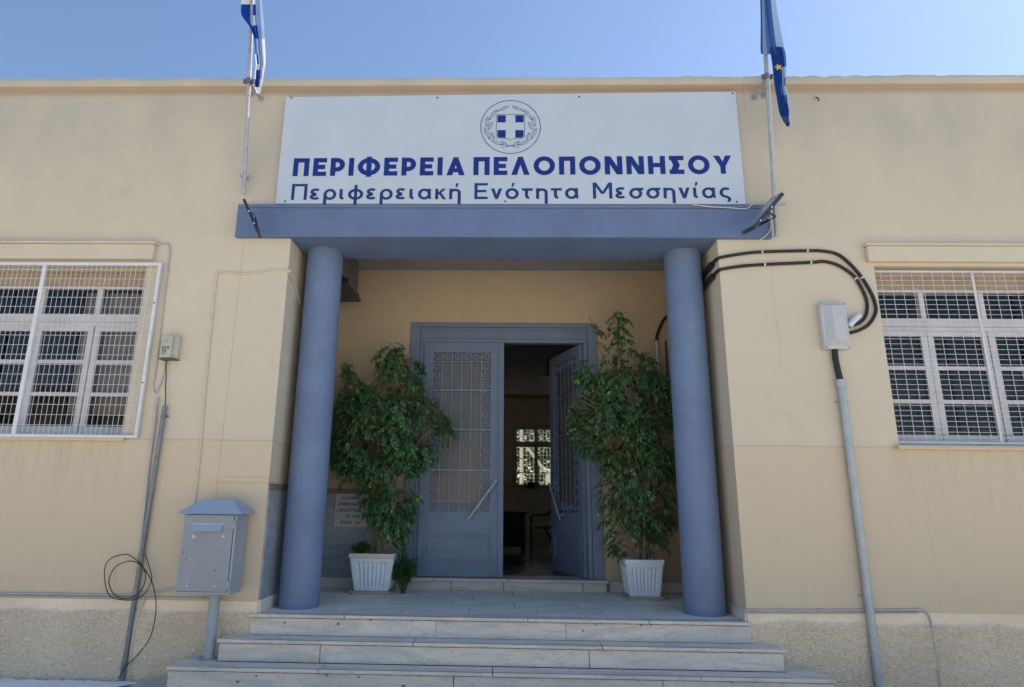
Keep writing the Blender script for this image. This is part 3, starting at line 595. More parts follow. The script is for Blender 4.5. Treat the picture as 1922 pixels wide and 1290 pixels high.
def glyph(G,c,x):
    w=G.w;h=w/2; X=0.66 # x-height
    def L(p,**k): G.line([(x+a,b) for a,b in p],**k)
    def P(p): G.poly([(x+a,b) for a,b in p])
    if c=='Π': W=.76; L([(h,0),(h,1-h),(W-h,1-h),(W-h,0)])
    elif c=='Γ': W=.6; L([(h,0),(h,1-h),(W,1-h)])
    elif c=='Ε': W=.64; L([(W,h),(h,h),(h,1-h),(W,1-h)]); L([(h,.5),(W*.9,.5)])
    elif c=='Ρ': W=.68; r=(1-h-.36)/2; L([(h,0),(h,1-h),(W-h-r,1-h)]+arc(W-h-r,1-h-r,r,r,90,-90)[1:]+[(w+.001,1-h-2*r)])
    elif c=='Ι': W=w; L([(h,0),(h,1)])
    elif c=='Φ': W=1.06; L(ring(W/2,.5,W/2-h,.5-h*1.15),closed=True); L([(W/2,-.06),(W/2,1.06)])
    elif c in 'ΑΛ':
        W=.86; a=1.12*w
        P([(0,0),(a,0),(W/2+.5*w,1),(W/2-.45*w,1)]); P([(W,0),(W-a,0),(W/2-.5*w,1),(W/2+.45*w,1)])
        if c=='Α': L([(W*.2,.27),(W*.8,.27)],w=w*.9)
    elif c=='Ο': W=1.0; L(ring(.5,.5,.5-h,.52-h,40),closed=True)
    elif c=='Ν': W=.82; L([(h,0),(h,1)]);L([(W-h,0),(W-h,1)]);P([(0,1),(1.15*w,1),(W,0),(W-1.15*w,0)])
    elif c=='Η': W=.8; L([(h,0),(h,1)]);L([(W-h,0),(W-h,1)]);L([(h,.5),(W-h,.5)])
    elif c=='Κ': W=.74; L([(h,0),(h,1)]);P([(W-1.25*w,1),(W-.03,1),(w*1.2,.42),(w*.6,.55)]);P([(W-1.2*w,0),(W,0),(.45,.62),(.3,.5)])
    elif c=='Τ': W=.7; L([(0,1-h),(W,1-h)]);L([(W/2,0),(W/2,1-w)])
    elif c=='Σ': W=.68; L([(0,1-h),(W,1-h)]);L([(0,h),(W,h)]);P([(0,1),(1.3*w,1),(W*.72,.5),(W*.72-1.3*w,.5)]);P([(0,0),(1.3*w,0),(W*.72,.5),(W*.72-1.3*w,.5)])
    elif c=='Υ': W=.84; a=1.15*w; P([(0,1),(a,1),(W/2+.5*w,.4),(W/2-.5*w,.4)]);P([(W,1),(W-a,1),(W/2-.5*w,.4),(W/2+.5*w,.4)]);L([(W/2,0),(W/2,.44)])
    elif c=='Μ': W=.92; L([(h,0),(h,1)]);L([(W-h,0),(W-h,1)]);P([(0,1),(1.1*w,1),(W/2+.5*w,.3),(W/2-.5*w,.3)]);P([(W,1),(W-1.1*w,1),(W/2-.5*w,.3),(W/2+.5*w,.3)])
    elif c=='ε': W=.5; L(arc(W/2+.01,.505,W/2-h,.165-h+.04,35,262)+arc(W/2,.185,W/2-h+.01,.185-h,95,330)[0:])
    elif c=='ρ': W=.62; L(ring(.31,.33,.31-h,.345-h),closed=True); L([(h,.33),(h,-.3)])
    elif c in 'ιί': W=.26; L([(h,X),(h,.2)]+arc(h+.13,.2,.13,.2-h,180,270,8))
    elif c=='φ': W=.74; L(ring(W/2,.33,W/2-h,.345-h),closed=True); L([(W/2,-.3),(W/2,.92)])
    elif c=='α': W=.68; L(ring(.31,.33,.31-h,.345-h),closed=True); L([(.62-h,X),(.62-h,.16)]+arc(.62-h+.09,.16,.09,.16-h,180,270,6))
    elif c=='κ': W=.52; L([(h,0),(h,X)]);P([(W-.17,X),(W-.01,X),(w*1.3,.3),(w*.6,.36)]);P([(W-.15,0),(W+.01,0),(.27,.44),(.17,.36)])
    elif c in 'ηή': W=.56; L([(h,0),(h,X)]); r=.5*(W-w); L([(h,.38)]+arc(W/2,.395,r,.265-h+.0,180,0)+[(W-h,-.3)])
    elif c=='ν': W=.54; P([(0,X),(1.1*w,X),(W/2+.5*w,0),(W/2-.45*w,0)]);P([(W,X),(W-1.1*w,X),(W/2-.5*w,0),(W/2+.45*w,0)])
    elif c in 'οό': W=.64; L(ring(.32,.33,.32-h,.345-h),closed=True)
    elif c=='τ': W=.52; L([(0,X-h),(W,X-h)]); L([(W*.42,X-w),(W*.42,.2)]+arc(W*.42+.13,.2,.13,.2-h,180,270,8))
    elif c=='σ': W=.66; L(ring(.31,.32,.31-h,.335-h),closed=True); L([(.3,X-h),(W+.02,X-h)])
    elif c=='ς': W=.54; L(arc(.3,.34,.3-h,.33-h,50,235)+[(.36,.06),(.44,-.01),(.45,-.10),(.38,-.22)])
    elif c in '0123456789':
        W=.55; D={'2':[(h,.8),(.15,.97),(.4,.95),(.48,.75),(.3,.45),(h,h),(W,h)],'5':[(W,1-h),(h*2,1-h),(h,.58),(.3,.64),(.5,.45),(.48,.2),(.3,h),(h,.08)],'3':[(h,.9),(.3,1-h),(.48,.8),(.28,.53),(.5,.3),(.35,h),(h,.1)],'1':[(.1,.75),(.28,1),(.28,0)],'8':ring(.27,.27,.2,.24,16),'7':[(0,1-h),(W,1-h),(.2,0)]}
        L(D[c],closed=(c=='8'))
        if c=='8': L(ring(.27,.74,.17,.22,16),closed=True)
    elif c=='"': W=.3; L([(.05,1),(.02,.75)]);L([(.2,1),(.17,.75)])
    elif c==' ': W=.34
    else: W=.4
    if c in 'ήόί':
        ax=x+{'ή':.3,'ό':.3,'ί':.10}[c]; G.poly([(ax,.76),(ax+.07,.76),(ax+.16,1.0),(ax+.03,1.0)])
    return W
def text(mb,s,x0,x1,z0,height,w,y0,tilt,gap,space=.42,d=.0015,words=None):
    class D0:
        def line(s,*a,**k):pass
        def poly(s,*a):pass
    dm=D0();dm.w=w; tot=0
    for i,c in enumerate(s): tot+= (space if c==' ' else glyph(dm,c,0)) + (gap if i<len(s)-1 and c!=' ' else 0)
    sx=(x1-x0)/tot; G=Glyphs(mb,x0,z0,sx,height,w,y0,tilt,d); x=0
    for c in s:
        if c==' ':
            x+=space
            if words: words(G.mb); G.mb=MB()
            continue
        x+=glyph(G,c,x)+gap
    if words: words(G.mb)
SF=SY-.0004
tl=.0060
mb=MB(); text(mb,'ΠΕΡΙΦΕΡΕΙΑ ΠΕΛΟΠΟΝΝΗΣΟΥ',on(549,331,SF).x,on(1375,326,SF).x,on(549,331,SF).z,.205,.24,SF,tl,.19,.22,words=lambda m:obj('word',m,NAVY,SG))
mb=MB(); text(mb,'Περιφερειακή Ενότητα Μεσσηνίας',on(546,375,SF).x,on(1373,372,SF).x,on(546,375.5,SF).z,.178,.148,SF,.0053,.155,.50,words=lambda m:obj('word',m,DNAVY,SG))
# emblem
mb=MB(); ec=on(958.2,238.2,SF); ex,ez,er=ec.x,ec.z,(on(1014.5,238,SF).x-on(901.5,238,SF).x)/2
G=Glyphs(mb,ex,ez,er/582,er/582,6,SF,0)
def E(x,y): return (x-703,648-y)
G.line(ring(0,0,576,576,72),w=13,closed=True)
G.line([E(428,380),E(975,380),E(975,860),E(965,885),E(940,900),E(790,902),E(740,915),E(703,945),E(666,915),E(616,902),E(460,900),E(440,885),E(428,860)],w=8,closed=True)
def lens(a,b,wd):
    a=Vector(a);b=Vector(b);d=b-a;n_=Vector((-d.y,d.x)).normalized(); L=d.length
    pts=[a+d*t+n_*(wd*math.sin(math.pi*t**.9)) for t in [i/8 for i in range(9)]]+[a+d*t-n_*(wd*math.sin(math.pi*t**.9)) for t in [i/8 for i in range(7,0,-1)]]
    G.line([tuple(p) for p in pts],w=6,closed=True); G.line([tuple(a),tuple(a+d*.8)],w=5)
    for t in (.35,.5,.65): p=a+d*t; G.line([tuple(p),tuple(p+d*.10+n_*wd*.5)],w=4)
LV=[((480,290),(680,190),30),((305,465),(440,268),34),((235,650),(262,412),36),((275,715),(352,545),34),((300,895),(190,662),36),((392,915),(325,770),28),((530,1045),(310,918),34),((655,1060),(512,955),26)]
for a,b,wd in LV:
    for s in (0,1):
        A,B_=(a,b) if not s else ((1406-a[0],a[1]),(1406-b[0],b[1])); lens(E(*A),E(*B_),wd)
G.line([E(530,1095),E(620,1085),E(760,1045)],w=9); G.line([E(876,1095),E(786,1085),E(646,1045)],w=9)
for x,y in ((455,305),(297,485),(295,900),(548,1040)):
    for s in (0,1): G.poly([(p[0],p[1]) for p in ring(*(E(x if not s else 1406-x,y)),15,15,10)])
obj('emblem',mb,DNAVY,SG)
for q in ([E(450,398),E(610,398),E(610,552),E(450,552)],[E(796,398),E(956,398),E(956,552),E(796,552)],[E(450,722),E(610,722),E(610,885),E(485,885),E(460,872),E(450,845)],[E(796,722),E(956,722),E(956,845),E(946,872),E(921,885),E(796,885)]):
    mb=MB(); G=Glyphs(mb,ex,ez,er/582,er/582,6,SF,0); G.poly(q); obj('emblem_field',mb,NAVY,SG)

# marble plaque
PQ=thing('wall_plaque','pale engraved marble plaque on the grey dado, half hidden by the left tree','plaque',(-1.65,YB-.02,.68))
obj('slab',MB().box(-1.965,-1.33,YB-.032,YB-.0145,.68,1.062),simple('plaque_marble',(.48,.46,.44),.5,0,.06,3),PQ,bevel=.002)
mb=MB(); yq=YB-.0322
for s,xa_,xb_,z in (('ΕΛΛΗΝΙΚΗ',-1.89,-1.67,.995),('ΕΠΙΜΕΛΗΤ',-1.925,-1.665,.925),('ΕΠΑΓΓΕΛ',-1.905,-1.665,.855),('"Ο ΠΑΡ',-1.83,-1.66,.785),('ΕΤΟΣ ΙΔ'.replace('Δ','Α'),-1.885,-1.665,.715)):
    mb=MB(); text(mb,s,xa_,xb_,z,.036,.2,yq,0,.2,.9,.0012,words=lambda m:obj('word',m,INK,PQ))
None; obj('bolt',MB().tube([(-1.935,yq,.865),(-1.935,yq-.006,.865)],.009,10),INK,PQ)
# ------------------------------------------------------------------ conduits and cables
def pp_(pts,Y): 
    out=[]
    for p in pts:
        y=Y if len(p)==2 else p[2]; out.append(on(p[0],p[1],y))
    return out
def smooth(P,n=6):
    out=[]
    for i in range(len(P)-1):
        p0=P[max(i-1,0)];p1=P[i];p2=P[i+1];p3=P[min(i+2,len(P)-1)]
        for k in range(n):
            t=k/n; out.append(.5*((2*p1)+(-p0+p2)*t+(2*p0-5*p1+4*p2-p3)*t*t+(-p0+3*p1-3*p2+p3)*t**3))
    return out+[P[-1]]
def line_thing(name,label,cat,px,Y,r,m,clips=(),clipm=None,sm=True,group=None,pts=None,clipname='clip'):
    P=pts or pp_(px,Y); Q=smooth(P) if sm else [P[i].lerp(P[i+1],k/14) for i in range(len(P)-1) for k in range(14)]+[P[-1]]
    loc=tuple(P[-1])
    if not clips:
        return obj(name,MB().tube(Q,r,8),m,loc=loc,label=label,cat=cat,group=group)
    t=thing(name,label,cat,loc,group); obj('pipe' if r>.012 else 'tube',MB().tube(Q,r,10),m,t)
    for c in clips:
        p=on(c[0],c[1],Y); i=min(range(len(Q)),key=lambda k:(Q[k]-p).length); i=min(max(i,1),len(Q)-2); d=(Q[i+1]-Q[i-1]).normalized(); q=Q[i]
        k=MB().tube([q-d*.009,q+d*.009],r*1.18,10); s=d.cross(V(0,1,0)).normalized(); k.bar(V(q.x,-.004,q.z)-s*(r*1.9),V(q.x,-.004,q.z)+s*(r*1.9),.018,.004,(0,-1,0)); obj(clipname,k,clipm or m,t)
    return t
line_thing('conduit','thin grey tube looping from the left window lintel down to the small meter box','conduit',[(292,458),(308,457.5),(316,459),(318.5,472),(314,510),(307,567),(299,640),(290.7,704),(287.7,722),(288.7,734),(292.7,737),(297,730),(304,712),(310,690),(313,672)],-.012,.0065,GREYPVC,clips=((314.5,510),(307,567),(298,641),(291,704),(293,737)))
line_thing('conduit','slim pale pipe running beside the thicker grey pipe below the meter box','conduit',[(296,745),(293.3,761),(288,810),(280.6,860),(274,925),(268,985),(262,1045)],-.016,.013,GREYPVC,clips=((291,790),(285,850)),sm=False)
line_thing('conduit','grey steel pipe from below the meter box to the ground, left of the mailbox','conduit',[(309.5,762),(266,1040),(250,1143),(227.5,1284)],-.03,.021,simple('dark_steel',(.20,.22,.24),.5,.3,.15,12),clips=((305.5,778),(250,1143)),sm=False)
line_thing('conduit','narrow cream pipe at the foot of the wall, next to the steel pipe','conduit',[(271,1123),(262,1146),(254,1168),(247,1215),(240,1282)],-.02,.012,BEIGEPVC,clips=((254,1160),),sm=False)
line_thing('cable','dark thin cable dropping from the meter box into the steel pipe','cable',[(312,673),(311,690),(312,705),(310.5,725),(311,745),(309.5,763)],-.03,.005,BLACK)
line_thing('cable','coiled black cable hanging in two loops on the steel pipe near the mailbox','cable',[(272.7,1039),(280,1065),(285,1087),(273.7,1112),(257,1124),(240,1126.8),(213,1122.6),(200.5,1108),(196,1072),(206,1050),(231.9,1041),(244,1043),(259,1054),(270,1068),(273,1088),(263,1111),(242,1123.6),(222,1121),(210,1110),(204.7,1089),(217,1064),(242,1053.5),(260,1058),(273.7,1072),(286,1095),(292.6,1129),(290.5,1164),(280,1200),(255,1233.5),(234,1252),(223.5,1273)],-.065,.0042,BLACK)
for k,(yy,rr) in enumerate(((0,.009),(5,.007))):
    line_thing('cable_duct',('upper' if not k else 'lower')+' of two grey ducts along the ledge left of the mailbox','duct',[(-60,1113+yy),(100,1115+yy),(222,1117.5+yy)]+([(300,1110),(380,1092)] if not k else [(300,1121),(420,1124)]),-.018,rr,GREYPVC,sm=False,group='twin ducts on the left ledge')
line_thing('conduit','thin cream conduit from the porch corner down behind the mailbox','conduit',None,-.010,.0075,BEIGEPVC,pts=[V(XL+.010,.45,3.0),V(XL+.010,.22,3.12),V(XL+.010,.0,3.19)]+pp_([(545,508),(515.7,506),(490,510),(461.6,513.6),(435,512),(412,510.5),(407,514),(405,530),(396.7,610),(383,755),(376.7,835),(368,920),(355,1010)],-.010),clips=((515,506),(396.7,609),(383,755),(377,833)))
# meter box left
mp=on(300,672,-.01); mt=thing('meter_box','small beige meter box with handwritten numbers beside the left window','meter box',tuple(on(315,672,0)))
a=on(303,629,-.09); b=on(319,629,-.09); c_=on(298.5,671,-.09); d_=on(325,671,-.09)
bx0,bx1=on(301,650,-.09).x,on(322,650,-.09).x; bz0,bz1=c_.z,a.z
obj('body',MB().box(bx0,bx1,-.09,0,bz0,bz1).box(bx0+.015,bx1+.045,-.06,0,bz0-.006,bz1+.004),METER,mt,bevel=.008)
for t_,a_,b_,c_ in (('225',.014,.022,.085),('32',.018,.045,.055),('11',.022,.050,.028)):
    mb=MB(); text(mb,t_,bx0+a_,bx1-b_,bz0+c_,.023,.2,-.0903,0,.12,.3,.0012); obj('number',mb,INK,mt)
mb=MB(); G=Glyphs(mb,(bx0+bx1)/2-.005,bz1-.06,1,1,.002,-.0903); G.line(ring(0,0,.012,.009,16),closed=True)
obj('round_mark',mb,INK,mt)
obj('bottom_plate',MB().box(bx0-.004,bx1+.05,-.094,-.001,bz0-.014,bz0-.0065),simple('meter_dark',(.1,.09,.07),.6),mt)
# right: black cables, junction box, steel pipe
def cable_right(px,label,zs_):
    zs_=on(px[0][0],px[0][1],-.018).z-.006
    P=[V(XR-.03,.75,zs_-.02),V(XR-.03,.35,zs_-.012),V(XR-.028,.08,zs_-.008),V(XR-.020,.0,zs_-.004),V(XR+.0,-.024,zs_-.002)]+pp_(px,-.018)
    Q=smooth(P); t=thing('cable',label,'cable',tuple(P[-1]),'black cables looping to the grey junction box'); obj('sheath',MB().tube(Q,.0155,10),BLACK,t); return t,Q
c1px=[(1352,483.5),(1390,477),(1430,473),(1515,470.7),(1546.7,471.7),(1573,478),(1596.7,496.7),(1618,521.7),(1636.7,553),(1644,576.7),(1641.7,593),(1630,610),(1613,620),(1596,625)]
c2px=[(1352,506),(1390,500),(1435,496.7),(1521.7,492.7),(1546.7,491),(1570,496.7),(1590,508),(1606.7,523),(1623,553),(1628,573),(1625,593),(1613,606.7),(1594,613)]
z1_=onx(1330,485,XR).z if False else 3.38
ta,Qa=cable_right(c1px,'upper of the two black cables looping from the porch to the junction box',3.42)
tb,Qb=cable_right(c2px,'lower of the two black cables looping from the porch to the junction box',3.29)
for t,Q,cl in ((ta,Qa,((1430,473),(1518,471),(1617,521))),(tb,Qb,((1435,497),(1521,493),(1606,522)))):
    for c in cl:
        p=on(c[0],c[1],-.018); i=min(range(len(Q)),key=lambda k:(Q[k]-p).length); d=(Q[i+1]-Q[i-1]).normalized(); obj('clip',MB().tube([Q[i]-d*.008,Q[i]+d*.008],.0178,10),CHIP,t)
for z_,lb in ((on(1352,483.5,-.018).z-.02,'upper'),(on(1352,506,-.018).z-.02,'lower')):
    obj('cable_sleeve',MB().tube([V(XR-.03,1.2,z_-.01),V(XR-.03,.30,z_-.005),V(XR-.03,.12,z_)],.032,12),BLACK,loc=(XR,.6,z_),label=lb+' black cable sleeve in the porch, half behind the right column',cat='sleeve',group='cable sleeves behind the right column')
jb=thing('junction_box','large grey plastic junction box under the black cable loops','junction box',tuple(on(1567,654,0)))
ja,jbp=on(1538.5,568,-.07),on(1595.5,655,-.07); x0,x1,z0,z1=ja.x,on(1587,568,-.07).x,jbp.z,ja.z
obj('back_box',MB().box(x0,x1,-.07,0,z0,z1),BOXG,jb,bevel=.008)
mb=MB(); xa_,xb_,za,zb=x0+.03,x1-.025,z0+.035,z1-.02
q=[(xa_,-.0712,za),(xb_,-.0712,za),(xb_,-.0712,zb),(xa_,-.0712,zb)]; r_=[(xa_+.055,-.125,za+.045),(xb_-.03,-.125,za+.045),(xb_-.03,-.125,zb-.02),(xa_+.055,-.125,zb-.02)]
mb.add(q+r_,[(4,5,6,7),(0,1,5,4),(1,2,6,5),(2,3,7,6),(3,0,4,7)]); obj('cover',mb,BOXG,jb,bevel=.006)
for x in (x0+.015,x1-.015):
    for z in (z0+.015,z1-.015): obj('screw',MB().tube([(x,-.069,z),(x,-.074,z)],.006,8),INK,jb)
G=Glyphs(MB(),(xa_+xb_)/2+.01,zb-.09,1,1,.0025,-.1253); G.line(ring(0,0,.03,.03,20),closed=True); obj('round_mark',G.mb,simple('mark_grey',(.42,.45,.45),.5),jb)
cc=[on(1594,612,-.04),on(1599,605,-.045),on(1606,598,-.045),on(1613,592,-.04)]
obj('cable_gland',MB().tube(smooth(cc,4),.030,14),simple('translucent_plastic',(.6,.66,.7),.3),loc=tuple(cc[0]),label='pale ribbed hose fitting on the right side of the junction box',cat='fitting')
line_thing('cable','short thick black cable between the junction box and the steel pipe','cable',[(1567,655),(1568,672),(1572,692),(1578,716)],-.035,.028,BLACK)
line_thing('conduit','thick galvanised steel pipe rising from the pavement to the junction box','conduit',[(1578,716),(1651.5,1300)],-.045,.034,GALV,clips=((1583,762),(1630,1110)),sm=False)
t=[o for o in col.objects if o.name.startswith('conduit') and 'thick galvanised' in o.get('label','')][0]
obj('coupling',MB().tube(pp_([(1577,713),(1579,728)],-.045),.041,14),GALV,t)
for k in (0,1):
    o5=5*k
    line_thing('cable_duct',('upper' if not k else 'lower')+' of two grey ducts running from the right column along the ledge','duct',[(1397,1145.6+o5),(1623,1145.6+o5),(1728,1145+o5),(1737-2*k,1147+o5),(1743-5*k,1155+o5),(1748-5*k,1170),(1759.6-5*k,1242.7),(1767-5*k,1300)] if k==0 else [(1397,1150.5),(1623,1151),(1724,1150.5)],-.016,.0095 if not k else .007,GREYPVC,clips=((1412,1146),(1458,1146),(1545,1146),(1717,1146),(1749,1172)) if not k else (),sm=False,group='twin ducts on the right ledge')
line_thing('cable','pale thin cable draped along the beam top at the right floodlight','cable',[(1300,384),(1330,388),(1365,390),(1400,392),(1410,385),(1420,380),(1440,379),(1450,384)],-.075,.0055,simple('white_cable',(.6,.58,.52),.5))
line_thing('cable','white cable hanging from the right floodlight over the beam edge','cable',[(1441,408),(1446,416),(1447,426),(1443,436),(1436,444),(1425,451)],-.08,.004,simple('white_cable_b',(.65,.62,.55),.5))
line_thing('cable','black cable curving down to the pipes at the back corner of the porch','cable',[(1262,588),(1248,598),(1240,612),(1234,628),(1232,641)],1.80,.02,BLACK)
line_thing('conduit','pale pipe upright on the porch back wall beside the right column','conduit',[(1232,640),(1236,690),(1243,800),(1250,900)],1.80,.02,GREYPVC,sm=False)
line_thing('conduit','dark pipe upright in the right back corner of the porch','conduit',[(1249,640),(1252,690),(1258,800)],1.80,.012,BLACKP,sm=False)
# air-conditioner under porch ceiling
ac=thing('air_conditioner','dark edged outdoor air conditioning unit high on the left porch wall, mostly behind the column','air conditioner',(-1.95,1.2,3.4))
obj('casing',MB().box(XL+.03,-1.81,.85,1.6,3.49,4.05),simple('ac_case',(.13,.12,.115),.6),ac,bevel=.01)
mb=MB()
for k in range(14): mb.box(XL+.05,-1.82,.845,.8495,3.53+k*.036,3.542+k*.036)
obj('fin',mb,simple('ac_fin',(.05,.05,.055),.5),ac)
for y in (.95,1.5): obj('bracket',MB().box(XL+.001,-1.77,y,y+.04,3.45,3.485).box(XL+.001,XL+.03,y,y+.04,3.2,3.44),BLACKP,ac)
obj('drip_tray',MB().box(XL+.02,-1.75,.86,1.58,3.395,3.42),BLACKP,ac)
# small hook on wall and fixture remains
obj('wall_hook',MB().tube([on(1533,183,0),on(1533,183,-.05)],.008,8).tube([on(1533,183,-.05),on(1537,186,-.06),on(1536,190,-.06)],.006,8),INK,loc=tuple(on(1533,183,0)),label='small rusty hook high on the wall right of the blue flag',cat='hook')
# ------------------------------------------------------------------ floodlights
def flood(p0,p1,Y,vdir,label,th,wd,arm=.09):
    a=on(*p0,Y);b=on(*p1,Y); u=(b-a).normalized(); vw=((a+b)/2-CP).normalized(); v=(vw-u*vw.dot(u)).normalized(); n_=u.cross(v); v=(v*math.cos(R_(vdir))-n_*math.sin(R_(vdir))).normalized(); n_=u.cross(v)
    c=(a+b)/2; t=thing('floodlight',label,'floodlight',tuple(c),'floodlights on the beam')
    Lg=(b-a).length
    def slab(L_,W_,d0,d1): return [c+u*(s*L_/2)+v*(q*W_/2)+n_*d0 for s,q in((-1,-1),(1,-1),(1,1),(-1,1))],n_*(d1-d0)
    P,o=slab(Lg,wd,-th/2,th/2); obj('housing',MB().prism(P,o),BLACKP,t,bevel=.004)
    P,o=slab(Lg*.9,wd*.86,th/2+.0005,th/2+.003); obj('lens',MB().prism(P,o),simple('flood_lens',(.22,.30,.34),.25),t)
    m=MB(); q=c-n_*(th/2); wallp=V(c.x+ (.0),-.055,c.z-.05)
    m.bar(c+v*(wd/2+.006)-u*.02,c+v*(wd/2+.006)-n_*arm,.02,.004,v); m.bar(c-v*(wd/2+.006)-u*.02,c-v*(wd/2+.006)-n_*arm,.02,.004,v); m.bar(c-v*(wd/2+.006)-n_*arm,c+v*(wd/2+.006)-n_*arm,.02,.004,n_)
    m.bar(c-n_*arm,wallp,.02,.01,(1,0,0)); obj('bracket',m,BLACKP,t)
    for k in (-.28,.1): obj('screw',MB().tube([c+u*(k*Lg)-v*(wd/2),c+u*(k*Lg)-v*(wd/2+.008)],.008,8),CHIP,t)
flood((1404,434),(1459,369),-.24,-14,'black slim floodlight at the right end of the beam, tilted towards the sign',.035,.20)
flood((486,440),(461,381),-.24,1,'black slim floodlight at the left end of the beam, seen edge on',.026,.16,.03)
# ------------------------------------------------------------------ flagpoles, brackets, flags
def pole(b,t1,mid,label,wallpts,r,clampz,extra=None):
    bt=on(*b[0],b[1]); md=on(*mid[0],mid[1]); d=(md-bt); top=bt+d*((8.3-bt.z)/d.z)
    t=thing('flagpole',label,'flagpole',tuple(bt),'flagpoles leaning from the facade')
    j=bt+d*((extra-bt.z)/d.z) if extra else md
    obj('pole',MB().tube([bt,j],r*.82,14).tube([j-d*.05,top],r,14),POLEM,t)
    obj('pole_cap',MB().tube([bt-d.normalized()*.012,bt+d.normalized()*.01],r*.9,12),GALV,t)
    for z in clampz:
        q=bt+d*((z-bt.z)/d.z); dn=d.normalized(); m=MB().tube([q-dn*.03,q+dn*.03],r*1.35,14); m.bar(q-V(r*2.4,0,0),q+V(r*2.4,0,0),.045,.02,(0,-1,0)); m.tube([q+V(r*2,-.03,0),q+V(r*2,.03,0)],.008,8)
        obj('clamp',m,simple('clamp_steel',(.16,.16,.17),.5,.5),t)
    for (w_,z) in wallpts:
        q=bt+d*((z-bt.z)/d.z); m=MB().bar(q,w_,.035,.008,(0,0,1)); m.box(w_.x-.03,w_.x+.03,-.004,0,w_.z-.03,w_.z+.03); obj('stay',m,POLEM,t)
    return t
tl_=pole(((458,361),-.075),None,((467,157),-.30),'left leaning steel flagpole with the white and blue striped flag',[(on(490,186,0),5.17),(on(470,178,0),5.17)],.023,[5.17],5.08)
q=on(458,330,-.1); obj('stay',MB().bar(q,V(q.x,0,q.z),.03,.008,(0,0,1)).bar(q-V(.04,0,0),q+V(.05,0,0),.02,.03),GALV,tl_)
tr_=pole(((1457,442),-.09),None,((1440,152),-.30),'right leaning steel flagpole with the dark blue starred flag',[(on(1415,183,0),5.20),(on(1434,180,0),5.20)],.022,[5.20])
q=on(1454,384,-.12); obj('stay',MB().bar(q,on(1475,384,0),.02,.008,(0,0,1)),GALV,tr_)
obj('halyard',MB().tube([on(1441,105,-.36),on(1452,300,-.2),on(1455,400,-.13)],.006,6),CHIP,tr_)
def flag(name,label,rows,cells,mats,group,loc,depth,jit=.0,extra=None):
    t=None; mb=MB(); nc=len(rows[0])-1; vs=[]
    for r in rows:
        y=r[0]
        base=-.34-(150-y)*.0010
        for k,x in enumerate(r[1:]): vs.append(on(x,y,base+depth[k%len(depth)]))
    for i in range(len(rows)-1):
        for k in range(nc-1):
            mb.add([vs[i*nc+k],vs[i*nc+k+1],vs[(i+1)*nc+k+1],vs[(i+1)*nc+k]],[(0,1,2,3)],cells[i][k],smooth=False)
    me=mb; o=obj(name,mb,mats,loc=tuple(on(*loc,-.34)),label=label,cat='flag',group=group); 
    bm_=o.modifiers.new('w','WELD'); bm_.merge_threshold=.0005
    s=o.modifiers.new('s','SUBSURF'); s.levels=s.render_levels=3
    return o
FW,FB,FP=0,1,2
rows=[(-150,447,458,468,482,490,494),(-90,449,459,468,482,489,493),(-50,451,460,469,481,488,492),(-12,453,462,471,480,487,491),(8,453.5,463,472,480,487,492),(30,450,460,470,482,488,494),(46,468,471,475,483,489,495.5),(72,478,480,482.5,486,491,497),(104,479,481,483,488,493,498.5),(122,481,483.5,487,491,495,499),(129,479.5,481,483.5,488,491,496.5),(150,478,480,484,488.5,491,494),(164,478,480,483,486,488,490.5),(176,482.5,483.5,484.8,486,487,487.8)]
cells=[[FW,FW,FB,FB,FW],[FB,FB,FW,FW,FP],[FW,FW,FB,FP,FP],[FW,FW,FW,FP,FP],[FB,FB,FB,FP,FP],[FB,FB,FP,FP,FP],[FB,FB,FB,FP,FP],[FB,FP,FP,FP,FW],[FW,FB,FP,FP,FW],[FW,FW,FP,FP,FW],[FW,FB,FB,FP,FW],[FB,FB,FB,FW,FW],[FW,FW,FW,FW,FW]]
flag('flag','white and blue striped flag hanging limp around the left pole',rows,cells,[CW,CB,CPB],'flags on the poles',(480,120),[-.10,-.02,.05,-.07,.03,-.02])
P0,P1,P2,P3=0,1,2,3
rows=[(-150,1424,1429,1432,1436,1441,1446),(-60,1425,1429,1433,1437,1444,1451),(0,1427,1430,1434,1439,1446,1455),(60,1428,1431,1437,1443,1452,1466),(92,1427,1431,1438,1447,1457,1472),(102,1428,1432,1441,1449,1458,1474)]
cells=[[P1,P2,P1,P1,P2]]*5
flag('flag','upper folds of the dark blue starred flag around the right pole',rows,cells,[CEU,CEU2,CPB],'flags on the poles',(1440,50),[-.02,-.06,.05,-.06,.0,.06])
fo=[o for o in col.objects if o.get('category')=='flag'][-1]
rows=[(88,1444,1449,1455,1461,1466,1472),(105,1447,1452,1459,1465,1471,1475.5),(125,1450,1455,1461,1467,1472,1476),(148,1452,1457,1463,1469,1474,1475),(160,1453.5,1458,1464,1468,1470,1473),(180,1457,1462,1467,1472,1478,1481),(192,1459,1464,1469,1474,1478,1479),(208,1461.5,1466,1471,1476,1482,1484),(219,1465,1469,1473,1478,1480,1482),(230,1471,1474,1476.5,1479,1481,1483),(237.5,1476.5,1478,1479,1480,1481,1481.5)]
cells=[[0,0,0,0,1],[0,0,0,0,1],[0,0,0,2,2],[0,0,0,2,1],[0,0,1,2,2],[0,0,0,1,2],[0,0,0,0,2],[0,0,0,0,2],[1,1,1,1,2],[1,1,1,1,1]]
mbk=flag('lower_fold','',rows,cells,[CEU,CEU2,CPB],None,(1465,150),[.0,-.06,.02,-.05,.03,-.02])
for k in ('category',):
    if k in mbk: del mbk[k]
mbk.parent=fo; mbk.location=Vector(mbk.location)-Vector(fo.location); fo['label']='dark blue flag with a yellow star hanging folded on the right pole'
